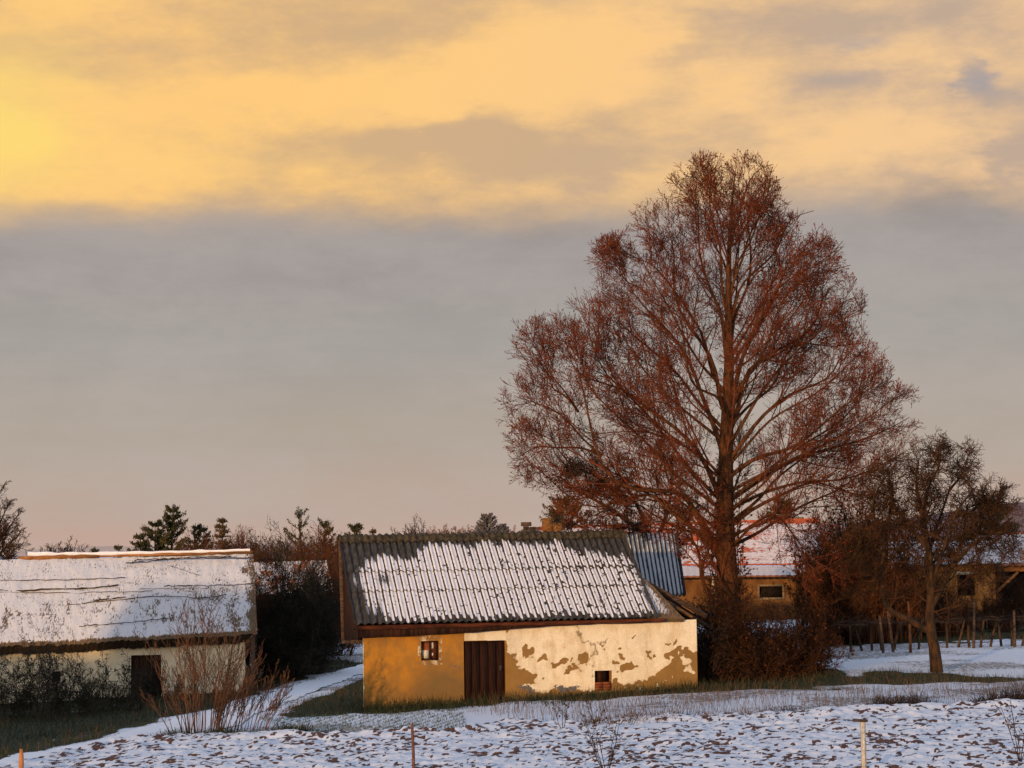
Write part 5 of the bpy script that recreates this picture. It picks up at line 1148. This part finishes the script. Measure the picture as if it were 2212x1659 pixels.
lit = acc([(640, 215, 420, 60, .5), (300, 330, 260, 90, .45), (1250, 130, 260, 110, .55), (980, 160, 260, 90, .35), (1560, 190, 110, 60, .35), (1720, 345, 320, 60, .60), (2030, 130, 90, 80, .30), (1870, 130, 200, 25, .3), (250, 60, 260, 60, .2), (260, 415, 360, 24, .25), (900, 375, 60, 30, .3), (1000, 420, 400, 25, .08), (2180, 440, 80, 30, .4), (2000, 260, 200, 60, .15),
           (760, 50, 230, 70, -.32), (130, 165, 140, 26, -.22), (860, 305, 300, 30, -.38), (1180, 330, 420, 52, -.40), (1050, 285, 200, 22, -.25), (1420, 390, 240, 20, -.25), (560, 420, 180, 16, -.3), (560, 220, 80, 20, -.15), (1480, 120, 110, 60, -.35), (1750, 45, 380, 45, -.45), (1800, 165, 170, 45, -.5), (2080, 170, 45, 55, -.65), (1180, 370, 140, 30, -.2), (2185, 330, 45, 110, -.5), (1450, 240, 160, 26, -.2), (640, 330, 120, 20, -.15), (1090, 250, 80, 40, -.2)])
litf = step_(nt, math_(nt, 'ADD', math_(nt, 'ADD', .47, math_(nt, 'MULTIPLY', lit, .85)), math_(nt, 'ADD', c5(nc, 1.25), math_(nt, 'ADD', c5(nd, .6), c5(sn_(30, 8, 33.0, .66), 1.0)))), .05, .95)
yel = acc([(-40, 265, 200, 130, .95), (60, 320, 160, 70, .25), (420, 350, 260, 60, .12)])
xl_, _ = AE(0, 300); xr_, _ = AE(2212, 300)
side = step_(nt, azw, xl_ + .1, xr_)
litc = mix(nt, side, (1.0, .60, .21), (.92, .59, .30)); shc = mix(nt, side, (.66, .43, .23), (.53, .395, .30))
cloud = mix(nt, litf, shc, litc)
cloud = mix(nt, math_(nt, 'MULTIPLY', yel, .85, clamp=True), cloud, (1.0, .71, .185))
blue = acc([(2085, 175, 40, 30, .8), (1860, 85, 90, 14, .5), (1830, 160, 110, 26, .3)])
cloud = mix(nt, math_(nt, 'MULTIPLY', blue, .8, clamp=True), cloud, (.34, .33, .37))
# grey sheet below the cloud base
def ramp(stops):
    r = N(nt, 'ShaderNodeValToRGB'); r.color_ramp.interpolation = 'EASE'
    while len(r.color_ramp.elements) < len(stops): r.color_ramp.elements.new(.5)
    for e_, (p_, c_) in zip(r.color_ramp.elements, stops): e_.position = p_; e_.color = c_ + (1,)
    return r
elo = AE(1106, 1172)[1]; ehi = AE(1106, 400)[1]
rp = ramp([(0, (.55, .37, .295)), (.10, (.50, .375, .305)), (.32, (.43, .365, .305)), (.58, (.365, .34, .315)), (.8, (.335, .305, .295)), (1, (.36, .29, .245))])
tpos = math_(nt, 'DIVIDE', math_(nt, 'SUBTRACT', math_(nt, 'ADD', el, c5(nd, .02)), elo), ehi - elo, clamp=True); nt.links.new(tpos, rp.inputs[0])
grey = mix(nt, math_(nt, 'MULTIPLY', step_(nt, sn_(9, 8, 21.0, .66), .34, .66), .42), rp.outputs[0], (.50, .44, .405))
eb = ramp([(0, (.03,) * 3), (.25, (.16,) * 3), (.5, (.22,) * 3), (.62, (.22,) * 3), (.8, (.34,) * 3), (.92, (.38,) * 3), (1, (.0,) * 3)])
apos = math_(nt, 'DIVIDE', math_(nt, 'SUBTRACT', azw, xl_), xr_ - xl_, clamp=True); nt.links.new(apos, eb.inputs[0])
e_base = AE(0, 468)[1] ; 
roll_el = math_(nt, 'MULTIPLY', math_(nt, 'SUBTRACT', az, xl_), -math.tan(math.radians(.8)))
edge_el = math_(nt, 'ADD', e_base, math_(nt, 'ADD', math_(nt, 'MULTIPLY', eb.outputs[0], 110 / FPX), 0.0))
cm = step_(nt, math_(nt, 'SUBTRACT', math_(nt, 'ADD', el, math_(nt, 'ADD', c5(nc, .022), c5(na, .020))), edge_el), -.012, .015)
front = mix(nt, cm, grey, cloud)
# the rest of the dome: high pale blue grey cloud
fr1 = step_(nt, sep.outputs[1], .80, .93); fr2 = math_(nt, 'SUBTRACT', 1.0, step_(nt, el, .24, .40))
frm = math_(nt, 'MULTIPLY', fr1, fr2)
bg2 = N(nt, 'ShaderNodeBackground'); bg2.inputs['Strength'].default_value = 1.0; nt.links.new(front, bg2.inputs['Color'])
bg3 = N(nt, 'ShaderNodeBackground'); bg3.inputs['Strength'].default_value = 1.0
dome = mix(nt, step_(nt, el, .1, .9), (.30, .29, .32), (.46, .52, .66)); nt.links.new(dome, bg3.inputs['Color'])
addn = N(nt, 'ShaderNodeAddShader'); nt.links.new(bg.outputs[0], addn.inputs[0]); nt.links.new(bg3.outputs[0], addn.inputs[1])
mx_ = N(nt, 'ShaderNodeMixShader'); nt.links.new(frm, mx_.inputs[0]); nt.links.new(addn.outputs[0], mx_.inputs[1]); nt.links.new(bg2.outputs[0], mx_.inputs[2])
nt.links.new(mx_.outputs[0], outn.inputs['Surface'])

# ------------------------------------------------------------------ camera and colour
cam = bpy.data.cameras.new('camera'); cam.sensor_width = 36; cam.lens = 36 * FPX / 2212; cam.clip_start = .5; cam.clip_end = 6000
coj = bpy.data.objects.new('camera', cam); COL.objects.link(coj)
coj.matrix_world = Matrix.Translation(Vector((0, 0, CAMZ))) @ RM.to_4x4(); SC.camera = coj
SC.view_settings.view_transform = 'Standard'; SC.view_settings.look = 'None'; SC.view_settings.exposure = 0
SC.render.engine = 'CYCLES'; SC.cycles.max_bounces = 5; SC.cycles.diffuse_bounces = 3
for o in list(bpy.data.objects):
    if '_o' in o: del o['_o']
